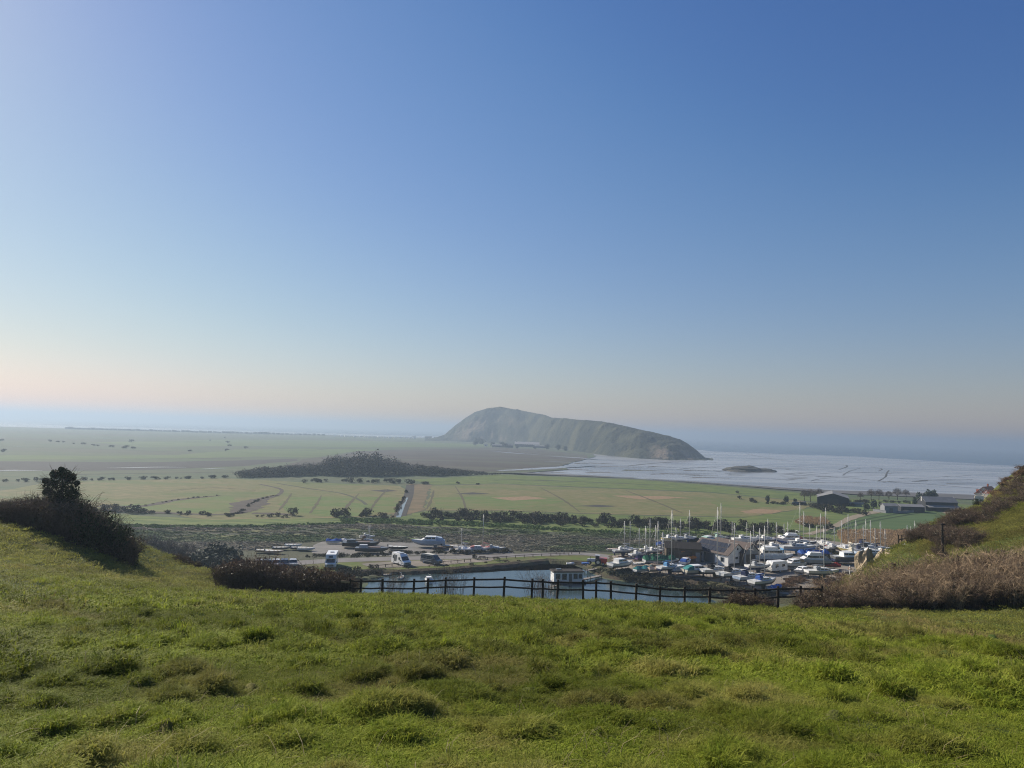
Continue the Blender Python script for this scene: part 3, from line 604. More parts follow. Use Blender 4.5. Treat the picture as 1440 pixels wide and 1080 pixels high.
def twigs(b, r, n, h, rad, r0, sub=3, arch=.5, top=None):
    """n arching stems with side twigs inside a crown of height h and radius rad"""
    for k in range(n):
        a = r.random() * 6.283; q = rad * .55 * math.sqrt(r.random()); p = np.array([q * math.cos(a), q * math.sin(a), 0.0])
        aa = a + r.normal() * .5; lean = rad * (.25 + .75 * r.random()); L = h * (.55 + .5 * r.random())
        pts = [p + np.array([math.cos(aa) * lean * t ** 1.5 * .8, math.sin(aa) * lean * t ** 1.5 * .8, L * (t - arch * .45 * t ** 3)]) + r.normal(size=3) * .02 * h * (t > 0) for t in (0, .35, .7, 1)]
        b.tube(pts, [r0, r0 * .8, r0 * .55, r0 * .2], 3, False, r.normal() * .4, False)
        for j in range(sub):
            t = .3 + .65 * r.random(); i = int(t * 3); s = t * 3 - i; o = pts[i] * (1 - s) + pts[min(i + 1, 3)] * s
            d = r.normal(size=3); d[2] = abs(d[2]) * .8 + .2; d /= np.linalg.norm(d); l = h * (.14 + .22 * r.random())
            b.tube([o, o + d * l * .5 + r.normal(size=3) * .02 * h, o + d * l + np.array([0, 0, -.05 * h])], [r0 * .5, r0 * .38, r0 * .15], 3, False, r.normal() * .4 + .15, False)
def leaves(b, r, n, h, rad, size, lumps=7, z0=.05, shell=.55):
    """leaf-sized faces in uneven clumps"""
    C = []; 
    for k in range(lumps):
        a = r.random() * 6.283; q = rad * .62 * math.sqrt(r.random()); C.append([q * math.cos(a), q * math.sin(a), h * (z0 + .2 + (.62 - z0) * r.random() * (1 - .35 * q / rad)), .30 + .28 * r.random()])
    C = np.array(C); i = r.integers(0, lumps, n); d = r.normal(size=(n, 3)); d /= np.linalg.norm(d, axis=1)[:, None]
    k = (shell + (1 - shell) * r.random(n) ** .5)[:, None]
    P = C[i, :3] + d * k * (C[i, 3][:, None] * np.array([rad * 1.05, rad * 1.05, h * .62])); P[:, 2] = np.clip(P[:, 2], .02 * h, None)
    nrm = d + r.normal(size=(n, 3)) * .7; u = np.cross(nrm, r.normal(size=(n, 3))); u /= np.linalg.norm(u, axis=1)[:, None]; v = np.cross(nrm, u); v /= np.linalg.norm(v, axis=1)[:, None]
    s = size * (.6 + .8 * r.random(n))[:, None]
    b.quads(P, u * s, v * s * .7, r.normal(size=n) * .5)
KIND = {}
def kind(nm, seed):
    """(list of (part name, mesh)) of one unit-height plant"""
    if (nm, seed) in KIND: return KIND[nm, seed]
    r = np.random.default_rng(100 + seed); b = MB(); l = MB()
    if nm == 'bramble':                  # near thicket: many thin canes, dark leaf inside
        twigs(b, r, 120, 1.0, .75, .0060, 5); twigs(b, r, 22, 1.05, .8, .010, 4, .35); leaves(l, r, 1300, .8, .70, .024, 9)
        parts = [('canes', b.mesh('canes', M_twig)), ('leaves', l.mesh('leaves', M_leafb))]
    elif nm == 'palebush':               # winter thorn: pale bare twigs over a dark heart
        twigs(b, r, 130, 1.0, .72, .0048, 6, .35); twigs(b, r, 26, 1.06, .78, .011, 4, .3); leaves(l, r, 1300, .66, .66, .026, 10)
        parts = [('canes', b.mesh('canes', M_twigp)), ('leaves', l.mesh('leaves', M_leafb))]
    elif nm == 'sapling':
        twigs(b, r, 34, 1.0, .75, .0055, 5, .25); parts = [('twigs', b.mesh('twigs', M_twig))]
    elif nm == 'rust':
        twigs(b, r, 60, 1.0, .75, .010, 4, .3); leaves(l, r, 420, .8, .72, .04, 8, 0)
        parts = [('twigs', b.mesh('twigs', mat('rusty_twig', (.24, .150, .09), (.17, .105, .068), .9, 5, tone=.35))), ('leaves', l.mesh('leaves', mat('rusty_leaf', (.15, .095, .052), (.105, .072, .042), .9, 3, tone=.5)))]
    elif nm == 'ivy':
        twigs(b, r, 36, .95, .6, .010, 4, .3); leaves(l, r, 2600, .95, .72, .020, 13, 0, .5)
        parts = [('stems', b.mesh('stems', M_bark)), ('leaves', l.mesh('leaves', M_leafd))]
    elif nm == 'scrub':                  # distant scrub: few big faces
        twigs(b, r, 26, 1.0, .7, .012, 2, .3); leaves(l, r, 300, .85, .8, .055, 7, 0)
        parts = [('twigs', b.mesh('twigs', M_twigg)), ('foliage', l.mesh('foliage', M_leafs))]
    elif nm == 'low':
        leaves(l, r, 130, .9, .95, .085, 6, 0); parts = [('foliage', l.mesh('foliage', M_leafs))]
    elif nm == 'lowg':
        leaves(l, r, 130, .9, .95, .085, 6, 0); parts = [('foliage', l.mesh('foliage', M_leafg))]
    elif nm == 'evergreen':
        b.tube([(0, 0, 0), (.02, 0, .4), (0, .02, .75)], [.04, .03, .012], 5); leaves(l, r, 620, 1.0, .46, .042, 12, .02)
        parts = [('trunk', b.mesh('trunk', M_bark)), ('crown', l.mesh('crown', M_leafe))]
    elif nm == 'bare':                   # bare winter tree
        b.tube([(0, 0, 0), (.01, .01, .25), (-.01, .02, .5)], [.030, .024, .012], 5)
        for k in range(9):
            a = k * 2.4 + r.random(); t = .18 + .35 * r.random(); d = np.array([math.cos(a) * .3, math.sin(a) * .3, .33]) * (.6 + .5 * r.random()); o = np.array([0, .01, t])
            b.tube([o, o + d * .5, o + d + (0, 0, .06)], [.012, .009, .004], 4)
        n = 650; d = r.normal(size=(n, 3)); d /= np.linalg.norm(d, axis=1)[:, None]; d[:, 2] = np.abs(d[:, 2]) * .8 - .12
        k = (.35 + .65 * r.random(n) ** .6)[:, None]; C = np.array([0, 0, .48]) + d * k * np.array([.36, .36, .60])
        u = d + r.normal(size=(n, 3)) * .6 + (0, 0, .4); u /= np.linalg.norm(u, axis=1)[:, None]; v = np.cross(u, r.normal(size=(n, 3))); v /= np.linalg.norm(v, axis=1)[:, None]
        l.quads(C, u * (.03 + .05 * r.random(n))[:, None], v * .0045, r.normal(size=n) * .5)
        parts = [('trunk', b.mesh('trunk', M_bark)), ('twigs', l.mesh('twigs', M_twigg))]
    elif nm == 'copse':                  # tree of the copse: bare crown thick enough to read as dark
        b.tube([(0, 0, 0), (.01, .01, .3), (-.01, .02, .6)], [.030, .024, .010], 5)
        leaves(l, r, 520, 1.0, .52, .024, 9, .05, .25)
        parts = [('trunk', b.mesh('trunk', M_bark)), ('crown', l.mesh('crown', M_copse))]
    KIND[nm, seed] = parts; return parts
CNT = [0]
def plant(name, nm, x, y, z, h, w=1.0, label=None, cat='bush', group=None, simple=False, seed=None, tilt=0.0):
    CNT[0] += 1; s = seed if seed is not None else CNT[0] % 3
    parts = kind(nm, s); rz = float(rng.random() * 6.28)
    if simple or len(parts) == 1:
        o = link(name, parts[-1][1], None, (x, y, z), rz, (h * w, h * w, h)); return tag(o, label, cat, group)
    e = empty(name, (x, y, z), rz, label, cat, group); e.scale = (h * w, h * w, h); e.rotation_euler = (tilt, 0, rz)
    for pn, me in parts: link(pn, me, e)
    return e

# right hedge below the hill
env = [(1118, 838), (1135, 824), (1160, 808), (1200, 800), (1250, 787), (1300, 779), (1350, 769), (1400, 764), (1440, 760), (1600, 750)]
for k in range(58):
    px = 1130 + 400 * (k + rng.random()) / 58; row = k % 3; Y = 41.2 + 2.2 * row + .8 * rng.random(); x = xat(px, Y, 22)
    z = gz(x, Y); ty = np.interp(px, *zip(*env)) + 2 + 13 * rng.random() ** 1.5 + (0, 3, 7)[2 - row]
    h = max(1.0, at(px, ty, Y)[2] - z) * (1.12 if row == 2 else .98)
    if row == 0: h *= .72
    nm = 'bramble' if (row == 0 and (px < 1230 or k % 2)) or (row and k % 4 == 0) else 'palebush'
    plant('hawthorn_bush' if nm == 'palebush' else 'bramble_bush', nm, x, Y, z - .1, h, .62 + .2 * rng.random(),
          'bare pale-twigged thorn bush in the tall hedge on the right' if nm == 'palebush' else 'brown bramble bush in the tall hedge on the right', 'bush', 'hedge along the right of the field')
# brambles in front of and beside the fence
SL = ['leftmost dark bramble against the fence rails', 'second bramble from the left against the fence rails', 'middle and tallest bramble of the clump through the fence', 'bramble right of the tallest one in the fence', 'low bramble at the right end of the clump in the fence', 'low bramble between the last two fence posts', 'bramble hiding the end of the fence beside the tall hedge']
for px, Y, h in ((1024, 45.2, .9), (1040, 45, 1.25), (1052, 44.6, 1.35), (1066, 44.4, 1.2), (1078, 44.6, .95), (1130, 43.4, 1.1), (1145, 43, 1.6)):
    x = xat(px, Y, 21.5); plant('bramble_bush', 'bramble', x, Y, gz(x, Y) - .15, h, .9, SL.pop(0), 'bush', 'brambles at the right end of the fence')
# thorn saplings beyond the fence over the pond
SL = ['leftmost bare sapling beyond the fence, below the grey inflatable', 'bare sapling close right of the leftmost one beyond the fence', 'tallest bare sapling beyond the fence, right of the white cabin boat', 'bare sapling just right of the tallest one beyond the fence', 'left of the three bare saplings by the houseboat', 'middle of the three bare saplings by the houseboat', 'right and shortest of the three bare saplings by the houseboat']
for px, Y, h in ((545, 53, 2.3), (556, 52.5, 2.2), (628, 52, 2.9), (640, 53, 2.6), (752, 51, 2.6), (762, 52, 2.4), (776, 52, 2.0)):
    x = xat(px, Y, 20); plant('thorn_sapling', 'sapling', x, Y, gz(x, Y) - .1, h * 1.05, .55, SL.pop(0), 'bush', 'bare saplings beyond the fence')
# left-hand thicket where the field drops away
env = [(300, 812), (318, 795), (335, 785), (360, 783), (385, 792), (410, 800), (440, 799), (470, 804), (492, 812), (510, 826)]
for k in range(40):
    px = 318 + 178 * (k + rng.random()) / 40; Y = 50 + 2.4 * (k % 3) + rng.random(); x = xat(px, Y, 20); z = gz(x, Y)
    h = 1.3 * max(.8, at(px, np.interp(px, *zip(*env)) + 12 * rng.random() - 3, Y)[2] - z)
    plant('bramble_bush', 'rust' if k % 3 else 'bramble', x, Y, z - .15, h, .55 + .3 * rng.random(), 'rusty brown bramble bush in the thicket left of the fence', 'bush', 'thicket at the left end of the fence')
for px, Y, ty in ((255, 60, 772), (262, 61, 776), (270, 60, 784), (278, 60, 790), (248, 62, 772)):
    x = xat(px, Y, 21); z = gz(x, Y); plant('thorn_bush', 'bramble', x, Y, z - .2, max(1, at(px, ty, Y)[2] - z), .6, 'dark thorn bush on the grassy ridge left of the thicket', 'bush', 'dark bushes on the left ridge')
# hedge, ivy-covered knoll and ivy-clad tree on the left bank
env = [(-120, 690), (-40, 694), (0, 702), (20, 698), (50, 697), (75, 694), (100, 702), (118, 714), (140, 722), (160, 734), (175, 748), (190, 772), (198, 792)]
for k in range(52):
    px = -110 + 306 * (k + .6 * rng.random()) / 52; Y = np.interp(px, [-110, 100, 190], [46.5, 48.5, 51]) + (k % 3) * 1.7 + .5 * rng.random(); x = xat(px, Y, 25); z = gz(x, Y)
    h = 1.36 * max(.7, at(px, np.interp(px, *zip(*env)) + 5 * rng.random() + 2, Y)[2] - z)
    iv = px > 96 and k % 4
    plant('ivy_bush' if iv else 'thorn_bush', 'ivy' if iv else 'bramble', x, Y, z - .2, h * .97, .62 + .2 * rng.random(),
          'dark ivy mound on the steep end of the left bank' if iv else 'dark bramble and thorn bush in the left-hand hedge', 'bush', 'ivy on the left bank' if iv else 'hedge on the left bank')
def ivy_tree():
    Y = 49.5; x = xat(84, Y, 26); z = gz(x, Y); top = at(84, 659, Y)[2]; h = top - z
    e = empty('ivy_clad_tree', (x, Y, z), 0, 'ivy-smothered round-headed tree rising above the left hedge', 'tree')
    b = MB(); b.tube([(0, 0, -.2), (.12, 0, h * .3), (.02, .1, h * .6), (.05, 0, h * .85)], [.17, .14, .11, .05], 8)
    r = np.random.default_rng(3)
    for k in range(8):
        a = r.random() * 6.28; t = .4 + .4 * r.random(); d = np.array([math.cos(a), math.sin(a), .5]) * (.5 + .5 * r.random()); o = np.array([.03, .05, h * t])
        b.tube([o, o + d * .6, o + d * 1.1 + (0, 0, .25)], [.05, .035, .012], 5)
    b.build('trunk', M_bark, e)
    l = MB(); C = np.array([(-.1, 0, h * .82, .62), (-.62, .1, h * .76, .48), (.62, -.1, h * .74, .50), (.15, 0, h * .93, .36), (-.42, 0, h * .92, .30), (.52, .1, h * .88, .30), (.75, .1, h * .64, .34), (-.8, 0, h * .66, .26), (.1, 0, h * .64, .50), (-.35, .1, h * .58, .40), (.42, 0, h * .52, .42), (-.1, 0, h * .44, .5), (.7, 0, h * .40, .5), (-.6, 0, h * .36, .55), (-.95, 0, h * .82, .18), (.98, 0, h * .80, .16), (-.05, 0, h * .99, .16)])
    n = 6200; i = r.integers(0, len(C), n); d = r.normal(size=(n, 3)); d /= np.linalg.norm(d, axis=1)[:, None]; P = C[i, :3] + d * (C[i, 3] * (.5 + .55 * r.random(n) ** .6))[:, None]
    nr_ = d + r.normal(size=(n, 3)) * .5; u = np.cross(nr_, r.normal(size=(n, 3))); u /= np.linalg.norm(u, axis=1)[:, None]; v = np.cross(nr_, u); v /= np.linalg.norm(v, axis=1)[:, None]
    s = .04 * (.7 + .6 * r.random(n))[:, None]; l.quads(P, u * s, v * s, r.normal(size=n) * .5); l.build('crown', M_leafd, e); e.scale = (1.12, 1.12, 1)
    tw = MB()
    for k in range(170):
        a = r.random() * 6.28; el = r.random() * 1.5 - .4; d = np.array([math.cos(a) * math.cos(el), math.sin(a) * math.cos(el), math.sin(el)]); o = np.array([0, 0, h * (.60 + .25 * r.random())]) + d * .55
        tw.tube([o, o + d * .4 + r.normal(size=3) * .05, o + d * (.65 + .35 * r.random()) + (0, 0, .08)], [.013, .010, .004], 3, False, 0, False)
    for k in range(14):
        a = 3.3 + .5 * r.normal(); o = np.array([-.4, 0, h * (.60 + .08 * r.random())]); d = np.array([math.cos(a), .3 * math.sin(a), .25 + .3 * r.random()])
        tw.tube([o, o + d * .5, o + d * .9 + (0, 0, .25)], [.016, .011, .004], 3, False, 0, False)
    tw.build('twigs', M_twig, e)
ivy_tree()
# scrub running up the right hill
up = [(1286, 758), (1310, 745), (1330, 734), (1345, 723), (1365, 711), (1390, 699), (1420, 681), (1440, 672), (1475, 655)]
lo_ = [(1286, 760), (1298, 760), (1329, 758), (1356, 768), (1385, 766), (1390, 748), (1364, 745), (1377, 737), (1399, 724), (1414, 716), (1440, 708), (1475, 700)]
lo_ = [(1286, 760), (1310, 762), (1335, 768), (1356, 770), (1378, 766), (1388, 742), (1399, 726), (1414, 717), (1440, 709), (1475, 700)]
for k in range(150):
    px = 1287 + 185 * (k + rng.random()) / 150; a_, b_ = np.interp(px, *zip(*up)), np.interp(px, *zip(*lo_)); q = hit(px, a_ + 5 + (b_ - a_ - 4) * rng.random())
    if q is None or (px > 1362 and px < 1392 and rng.random() < .35): continue
    h = (1.0 + 1.1 * rng.random()) * (.8 if px > 1385 else 1)
    plant('thorn_bush', 'bramble', q[0], q[1], q[2] - .25, h, .8 + .3 * rng.random(), 'dark brown thorn scrub running up the right-hand hill', 'bush', 'thorn scrub on the right hill')
for k in range(34):
    px = 1398 + 80 * (k + rng.random()) / 34; yy = next((y for y in range(630, 720, 2) if hit(px, y) is not None), None)
    if yy is None: continue
    q = hit(px, yy + 1 + 13 * rng.random())
    if q is not None: plant('bracken_clump', 'rust', q[0], q[1], q[2] - .2, .5 + .6 * rng.random(), 1.5, 'low rusty bracken clump on the crest of the right-hand hill', 'bush', 'bracken on the crest of the right hill')
for px, Y, h, lb in ((1377, 98, 1.9, 'dense black-green bush standing out of the scrub below the red-roofed house'),):
    x = xat(px, Y, 21); plant('evergreen_bush', 'ivy', x, Y, gz(x, Y), h, .55, lb, 'bush')
for k in range(12):
    px = 1312 + 40 * rng.random(); Y = 74 + 8 * rng.random(); x = xat(px, Y, 20); plant('thorn_bush', 'bramble', x, Y, gz(x, Y) - .1, .8 + 1.2 * rng.random(), .8, 'dark thorn scrub running up the right-hand hill', 'bush', 'thorn scrub on the right hill')

# ---- distant trees and hedges
def row(name, nm, pts, n, h, w, label, group, cat='bush', depth=0.0, z=0.0, simple=True, jitter=4):
    P = np.array([gp(*p, z)[:2] for p in pts]); d = np.concatenate([[0], np.cumsum(np.linalg.norm(np.diff(P, axis=0), axis=1))])
    for k in range(n):
        s = d[-1] * (k + rng.random()) / n
        s = ps + .9 * h[0] * (.3 + rng.random()) if k and rng.random() < .42 else s
        ps = s; s = min(s, d[-1]); x, y = np.interp(s, d, P[:, 0]), np.interp(s, d, P[:, 1]) + depth * (rng.random() - .5) * 2
        hh = h[0] + (h[1] - h[0]) * rng.random() ** 1.3
        plant(name, nm, x, y, z - .05, hh, w * (.8 + .5 * rng.random()), label, cat, group, simple)
T_ = 'dark bare tree in the copse across the middle of the marsh'
CE = [(336, 662), (350, 656), (400, 653), (440, 649), (465, 641), (500, 638), (540, 643), (565, 648), (600, 653), (640, 658), (680, 663), (706, 666)]
for k in range(150):
    px = 338 + 366 * ((k + rng.random()) / 150); py = np.interp(px, [336, 430, 700], [672, 669, 668.5]) - (3.5 if px > 430 and px < 600 else 1.5) * rng.random(); g_ = gp(px, py)
    hh = max(1.6, (py - np.interp(px, *zip(*CE)) + 1) / 1000 * g_[1]) * (.5 + .5 * rng.random()); big = 445 < px < 560 and k % 2
    hh *= 1.0 if not big else 1.0 + .32 * rng.random()
    plant('copse_tree' if big else 'copse_bush', 'copse' if big else ('copse' if k % 3 else 'scrub'), g_[0], g_[1], 0, hh, (.9 if big else 1.15) * (1 + .5 * rng.random()), T_ if big else 'dark scrubby tree in the low ends of the copse across the marsh', 'tree', 'trees of the dark copse' if big else 'low trees of the copse', False)
row('scrub_bush', 'scrub', [(430, 678), (500, 678), (590, 680)], 24, (1.8, 4.2), .8, 'dark scrub bush along the near edge of the copse', 'bushes below the copse', 'bush', 7)
row('scrub_bush', 'scrub', [(590, 681), (640, 680), (700, 683)], 10, (1, 2.4), .9, 'dark scrub bush along the near edge of the copse', 'bushes below the copse', 'bush', 4)
row('hedge_bush', 'low', [(-60, 678), (0, 677.5), (80, 676.5), (200, 674.5), (325, 672)], 52, (1.0, 2.6), .95, 'low dark hedge bush along the top of the rough pasture', 'hedge above the rough pasture', 'bush', 2)
HL = 'dark hedge bush in the long hedgerow behind the boatyard'
row('hedge_bush', 'scrub', [(596, 727), (700, 731), (800, 735), (900, 738), (1000, 743), (1100, 749)], 88, (2.2, 4.6), .72, HL, 'hedgerow behind the boatyard', 'bush', 3, simple=False)
row('hedge_bush', 'low', [(600, 731), (700, 735), (800, 739), (900, 742), (1000, 747), (1120, 753)], 60, (1.4, 2.8), .9, HL, 'hedgerow behind the boatyard', 'bush', 3)
row('scrub_bush', 'scrub', [(468, 726), (500, 727), (556, 729)], 13, (1.4, 4.0), .8, 'dark scrub bush left of the ditch in the rough pasture', 'bushes beside the ditch', 'bush', 3)
row('scrub_bush', 'scrub', [(572, 692), (566, 705), (556, 722)], 12, (1.2, 2.6), .6, 'dark scrub bush left of the ditch in the rough pasture', 'bushes beside the ditch', 'bush', 1.5)
row('scrub_bush', 'scrub', [(130, 719), (170, 720), (210, 722)], 12, (1.8, 4), .75, 'grey scrub bush beside the dry creek beyond the left bank', 'bushes by the dry creek', 'bush', 4)
row('scrub_bush', 'low', [(210, 722), (300, 725), (350, 726), (412, 728)], 26, (.8, 1.6), 1.0, 'grey scrub bush beside the dry creek beyond the left bank', 'bushes by the dry creek', 'bush', 2)
for px, py, h in ((411, 725, 3.4), (517, 725, 3.6), (540, 727, 2.2)): p = gp(px, py); plant('scrub_bush', 'scrub', p[0], p[1], 0, h, .8, 'lone round bush on the bank below the rough pasture' if px == 411 else 'lone taller bush at the hedge end left of the ditch' if px == 517 else 'small bush close left of the ditch mouth', 'bush')
row('creek_bush', 'low', [(332, 723), (345, 716), (354, 708), (368, 702), (386, 697)], 26, (.5, 1.1), 1.1, 'low dark shrub along the winding dry creek', 'shrubs along the dry creek', 'bush', 2)
row('creek_bush', 'low', [(200, 712), (250, 703), (308, 697)], 16, (.4, .9), 1.1, 'low dark shrub along the thin creek left of the winding one', 'shrubs along the thin creek', 'bush', 1)
# far left pasture dots
for k, (px, py, h) in enumerate([(70, 621, 5), (81, 622, 4), (89, 622.4, 4), (103, 624.5, 3), (117, 625, 5), (131, 627, 4), (138, 627.5, 3.5), (157, 629, 5), (173, 630.5, 4), (178, 630.3, 6), (186, 631.3, 5), (185, 622, 8), (6, 635.5, 5), (268, 635, 4), (319, 634, 4.5), (321, 623, 6), (323, 627.5, 5), (346, 630.5, 5), (295, 620, 4), (4, 620.3, 5), (316, 616, 5)]):
    p = gp(px, py); plant('field_bush', 'low', p[0], p[1], 0, h * .62, 1.25, 'small dark bush dotted on the far pasture', 'bush', 'bushes dotted on the far pasture', True)
# trees around the barns on the right
for px, py, h, nm, lb in ((1140, 706, 9.5, 'bare', 'tall bare tree just left of the dark barn'), (1131, 706, 9, 'bare', 'bare tree second left of the dark barn'), (1152, 705, 9.5, 'bare', 'bare tree whose twigs touch the dark barn roof'), (1225, 704, 9, 'bare', 'bare tree in the gap right of the dark barn'), (1236, 704, 9, 'bare', 'wider bare tree right of the dark barn'), (1262, 703, 9.5, 'bare', 'bare tree behind the low shed wall'), (1274, 702, 8, 'bare', 'bare tree next left of the dark conifers'),
                          (1210, 705, 7, 'bare', 'small bare tree nearest the dark barn on its right'), (1250, 704, 7.5, 'bare', 'short bare tree between two taller ones behind the sheds'),
                          (1079, 706, 4.2, 'evergreen', 'round dark bush alone at the edge of the green field'), (1105, 708, 4.6, 'evergreen', 'dark bush between the lone round bush and the bare trees'), (1118, 708, 3, 'evergreen', 'small dark bush at the foot of the bare trees'),
                          (1295, 708, 7, 'evergreen', 'left and lowest of the dark conifers by the long barn'), (1304, 707, 8.5, 'evergreen', 'tallest dark conifer beside the long barn'), (1313, 707, 8, 'evergreen', 'dark conifer rising behind the long barn gable'), (1287, 709, 4.5, 'evergreen', 'short dark conifer at the left of its clump'),
                          (1228, 716, 5.5, 'evergreen', 'rounded dark tree in front of the sheds'), (1218, 718, 4.2, 'evergreen', 'smaller dark tree in front of the sheds'), (1238, 713, 3.2, 'evergreen', 'low dark bush against the shed wall'),
                          (1036, 694, 2.2, 'low', 'lone dark bush on the green field'), (1040, 702, 2.4, 'low', 'dark bush below the lone bush on the green field'), (1056, 704, 2, 'low', 'low bush at the corner of the rough field')):
    p = gp(px, py); plant('conifer' if 'conifer' in lb else 'bare_tree' if nm == 'bare' else 'field_bush', nm, p[0], p[1], 0, h * (.8 if nm == 'bare' else .9), .95 if nm == 'bare' else .9, lb, 'tree' if nm == 'bare' or 'conifer' in lb or 'tree' in lb else 'bush')
row('scrub_bush', 'scrub', [(1060, 707), (1100, 710), (1150, 712), (1200, 712)], 28, (1.4, 2.6), .9, 'low dark scrub in front of the dark barn', 'scrub in front of the barns', 'bush', 3)
row('scrub_bush', 'scrub', [(1150, 718), (1180, 720), (1210, 722)], 20, (2.2, 4.0), .9, 'low dark scrub in front of the dark barn', 'scrub in front of the barns', 'bush', 12)
row('hedge_bush', 'low', [(1160, 706), (1200, 707), (1250, 707), (1300, 709)], 26, (1.2, 2.4), 1.0, 'low hedge bush linking the farm buildings', 'hedge between the farm buildings', 'bush', 2)
row('reed_patch_bush', 'low', [(1130, 740), (1150, 744), (1170, 741)], 10, (1, 2), 1.1, 'dark scrub by the track behind the boats', 'scrub by the track', 'bush', 3)
# left valley: grey thorn trees and a dark clump
for px, py, h, nm, lb in ((210, 798, 8, 'bare', 'spindly bare tree in the hollow right of the left bank'), (222, 798, 6.5, 'bare', 'second spindly bare tree in the hollow'), (236, 800, 7.2, 'bare', 'bare tree in the middle of the hollow'), (249, 802, 6, 'bare', 'low bare tree in front of the dark clump'), (262, 802, 6.5, 'bare', 'grey bare tree touching the dark clump')):
    p = gp(px, py); plant('bare_tree', nm, p[0], p[1], 0, h, .9, lb, 'tree')
for k, (px, py, h) in enumerate(((283, 808, 5.5), (296, 806, 6.2), (308, 806, 6.5), (320, 806, 5.8), (329, 807, 4.6), (300, 812, 5), (316, 812, 5))):
    p = gp(px, py); plant('evergreen_tree', 'evergreen', p[0], p[1], 0, h, 1.25, 'blue-dark evergreen in the clump below the left ridge', 'tree', 'dark evergreen clump below the left ridge')
row('thorn_bush', 'scrub', [(215, 800), (250, 800), (280, 804)], 16, (2, 4), .9, 'grey thorn scrub filling the hollow on the left', 'thorn scrub in the hollow', 'bush', 6)
row('thorn_bush', 'scrub', [(415, 809), (450, 809), (490, 808), (515, 807), (528, 806)], 30, (1.1, 2.2), .95, 'dark grey bush in the hedge in front of the white motorhome', 'hedge in front of the motorhome', 'bush', 4, z=.5)
row('thorn_bush', 'scrub', [(530, 806), (580, 802), (640, 800), (690, 795), (740, 792)], 46, (.7, 1.5), 1.0, 'low scrub on the far bank of the pond', 'scrub on the far pond bank', 'bush', 1.0, z=.2)
row('bank_bush', 'scrub', [(868, 808), (900, 816), (935, 822), (970, 828), (1000, 832)], 60, (.9, 2.0), .95, 'brown scrub on the bank below the row of boats', 'scrub on the bank below the boats', 'bush', 5, z=.4)
row('bank_bush', 'scrub', [(1000, 834), (1040, 838), (1085, 842)], 22, (.8, 1.6), .95, 'brown scrub on the bank below the row of boats', 'scrub on the bank below the boats', 'bush', 4, z=.4)
row('rusty_bramble', 'rust', [(1098, 836), (1120, 826), (1150, 824), (1180, 818), (1205, 812)], 46, (1.0, 2.2), .9, 'rusty orange bramble at the front edge of the boatyard', 'rusty brambles at the yard edge', 'bush', 4, z=.6, simple=False)
row('rusty_bramble', 'rust', [(1096, 826), (1116, 818), (1135, 816)], 16, (.8, 1.5), .9, 'rusty orange bramble at the front edge of the boatyard', 'rusty brambles at the yard edge', 'bush', 2, z=1.0, simple=False)
row('bank_bush', 'scrub', [(1000, 826), (1040, 832), (1080, 838)], 34, (.8, 1.5), .95, 'brown scrub on the bank below the row of boats', 'scrub on the bank below the boats', 'bush', 4, z=.4)
row('bank_bush', 'lowg', [(838, 804), (855, 806), (872, 810)], 12, (.8, 1.6), .95, 'green-brown weeds on the bank beside the houseboat', 'weeds by the houseboat', 'bush', 3, z=.3)
row('thorn_bush', 'scrub', [(430, 783.5), (500, 784), (560, 780), (640, 778), (720, 777)], 60, (.8, 1.7), 1.0, 'dark clipped hedge bush along the road by the mooring', 'hedge along the road', 'bush', 1.0, z=.6)
row('thorn_bush', 'scrub', [(1165, 790), (1172, 786), (1178, 783)], 9, (1.6, 3), .8, 'dark bush between the boats on the right of the yard', 'bushes between the boats', 'bush', 3, z=1.2)
p = yp(668, 786, 1.0); plant('round_bush', 'scrub', p[0], p[1], 1.0, 1.5, .7, 'round dark bush beside the road and the log fence', 'bush')

# ---- salt-marsh shrubs and reeds: nobody could count them
def ground_cover(name, poly, n, protos, s0, s1, label, cat, z=.1, lum=(.8, 1.2), dens=None, sx=1.3):
    P = np.array([gp(*p)[:2] for p in poly]); lo, hi = P.min(0), P.max(0); Q = []
    while sum(map(len, Q)) < n:
        c = lo + (hi - lo) * rng.random((4 * n, 2)); ins = np.zeros(len(c), bool); j = len(P) - 1
        for i in range(len(P)):
            a, b = P[i], P[j]; ins ^= ((a[1] > c[:, 1]) != (b[1] > c[:, 1])) & (c[:, 0] < (b[0] - a[0]) * (c[:, 1] - a[1]) / (b[1] - a[1] + 1e-9) + a[0]); j = i
        if dens is not None: ins &= dens(c[:, 0], c[:, 1]) > rng.random(len(c))
        Q.append(c[ins])
    c = np.concatenate(Q)[:n]; s = s0 + (s1 - s0) * rng.random(n) ** 1.5
    scatter(name, np.c_[c, np.full(n, z)], np.c_[np.zeros((n, 2)), rng.random(n) * 6.28 if sx < 2 else rng.normal(size=n) * .25], np.stack([s * sx, s * 1.3, s * (1 if sx < 2 else .75)], 1), rng.integers(0, len(protos), n), smooth(.36, .62, fbm(c[:, 0] * .018 + 9, c[:, 1] * .07, 3)) if sx > 2 else np.zeros(n), rng.uniform(*lum, n), protos, 'stuff', label, cat)
def lump_mesh(seed, m):
    l = MB(); leaves(l, np.random.default_rng(seed), 70, .8, 1.0, .13, 5, 0); return l.mesh('shrub_leaves', m)
M_purs = mat('purslane_leaf', (.14, .185, .075), (.18, .21, .095), .9, .3, tone=.4, inst=(.29, .255, .18))
M_purg = mat('bank_leaf', (.12, .19, .055), (.15, .19, .065), .9, .3, tone=.4, inst=(.2, .18, .1))
wav = lambda x, y: .25 + smooth(.38, .55, fbm(x * .02 + 3, y * .06, 3))
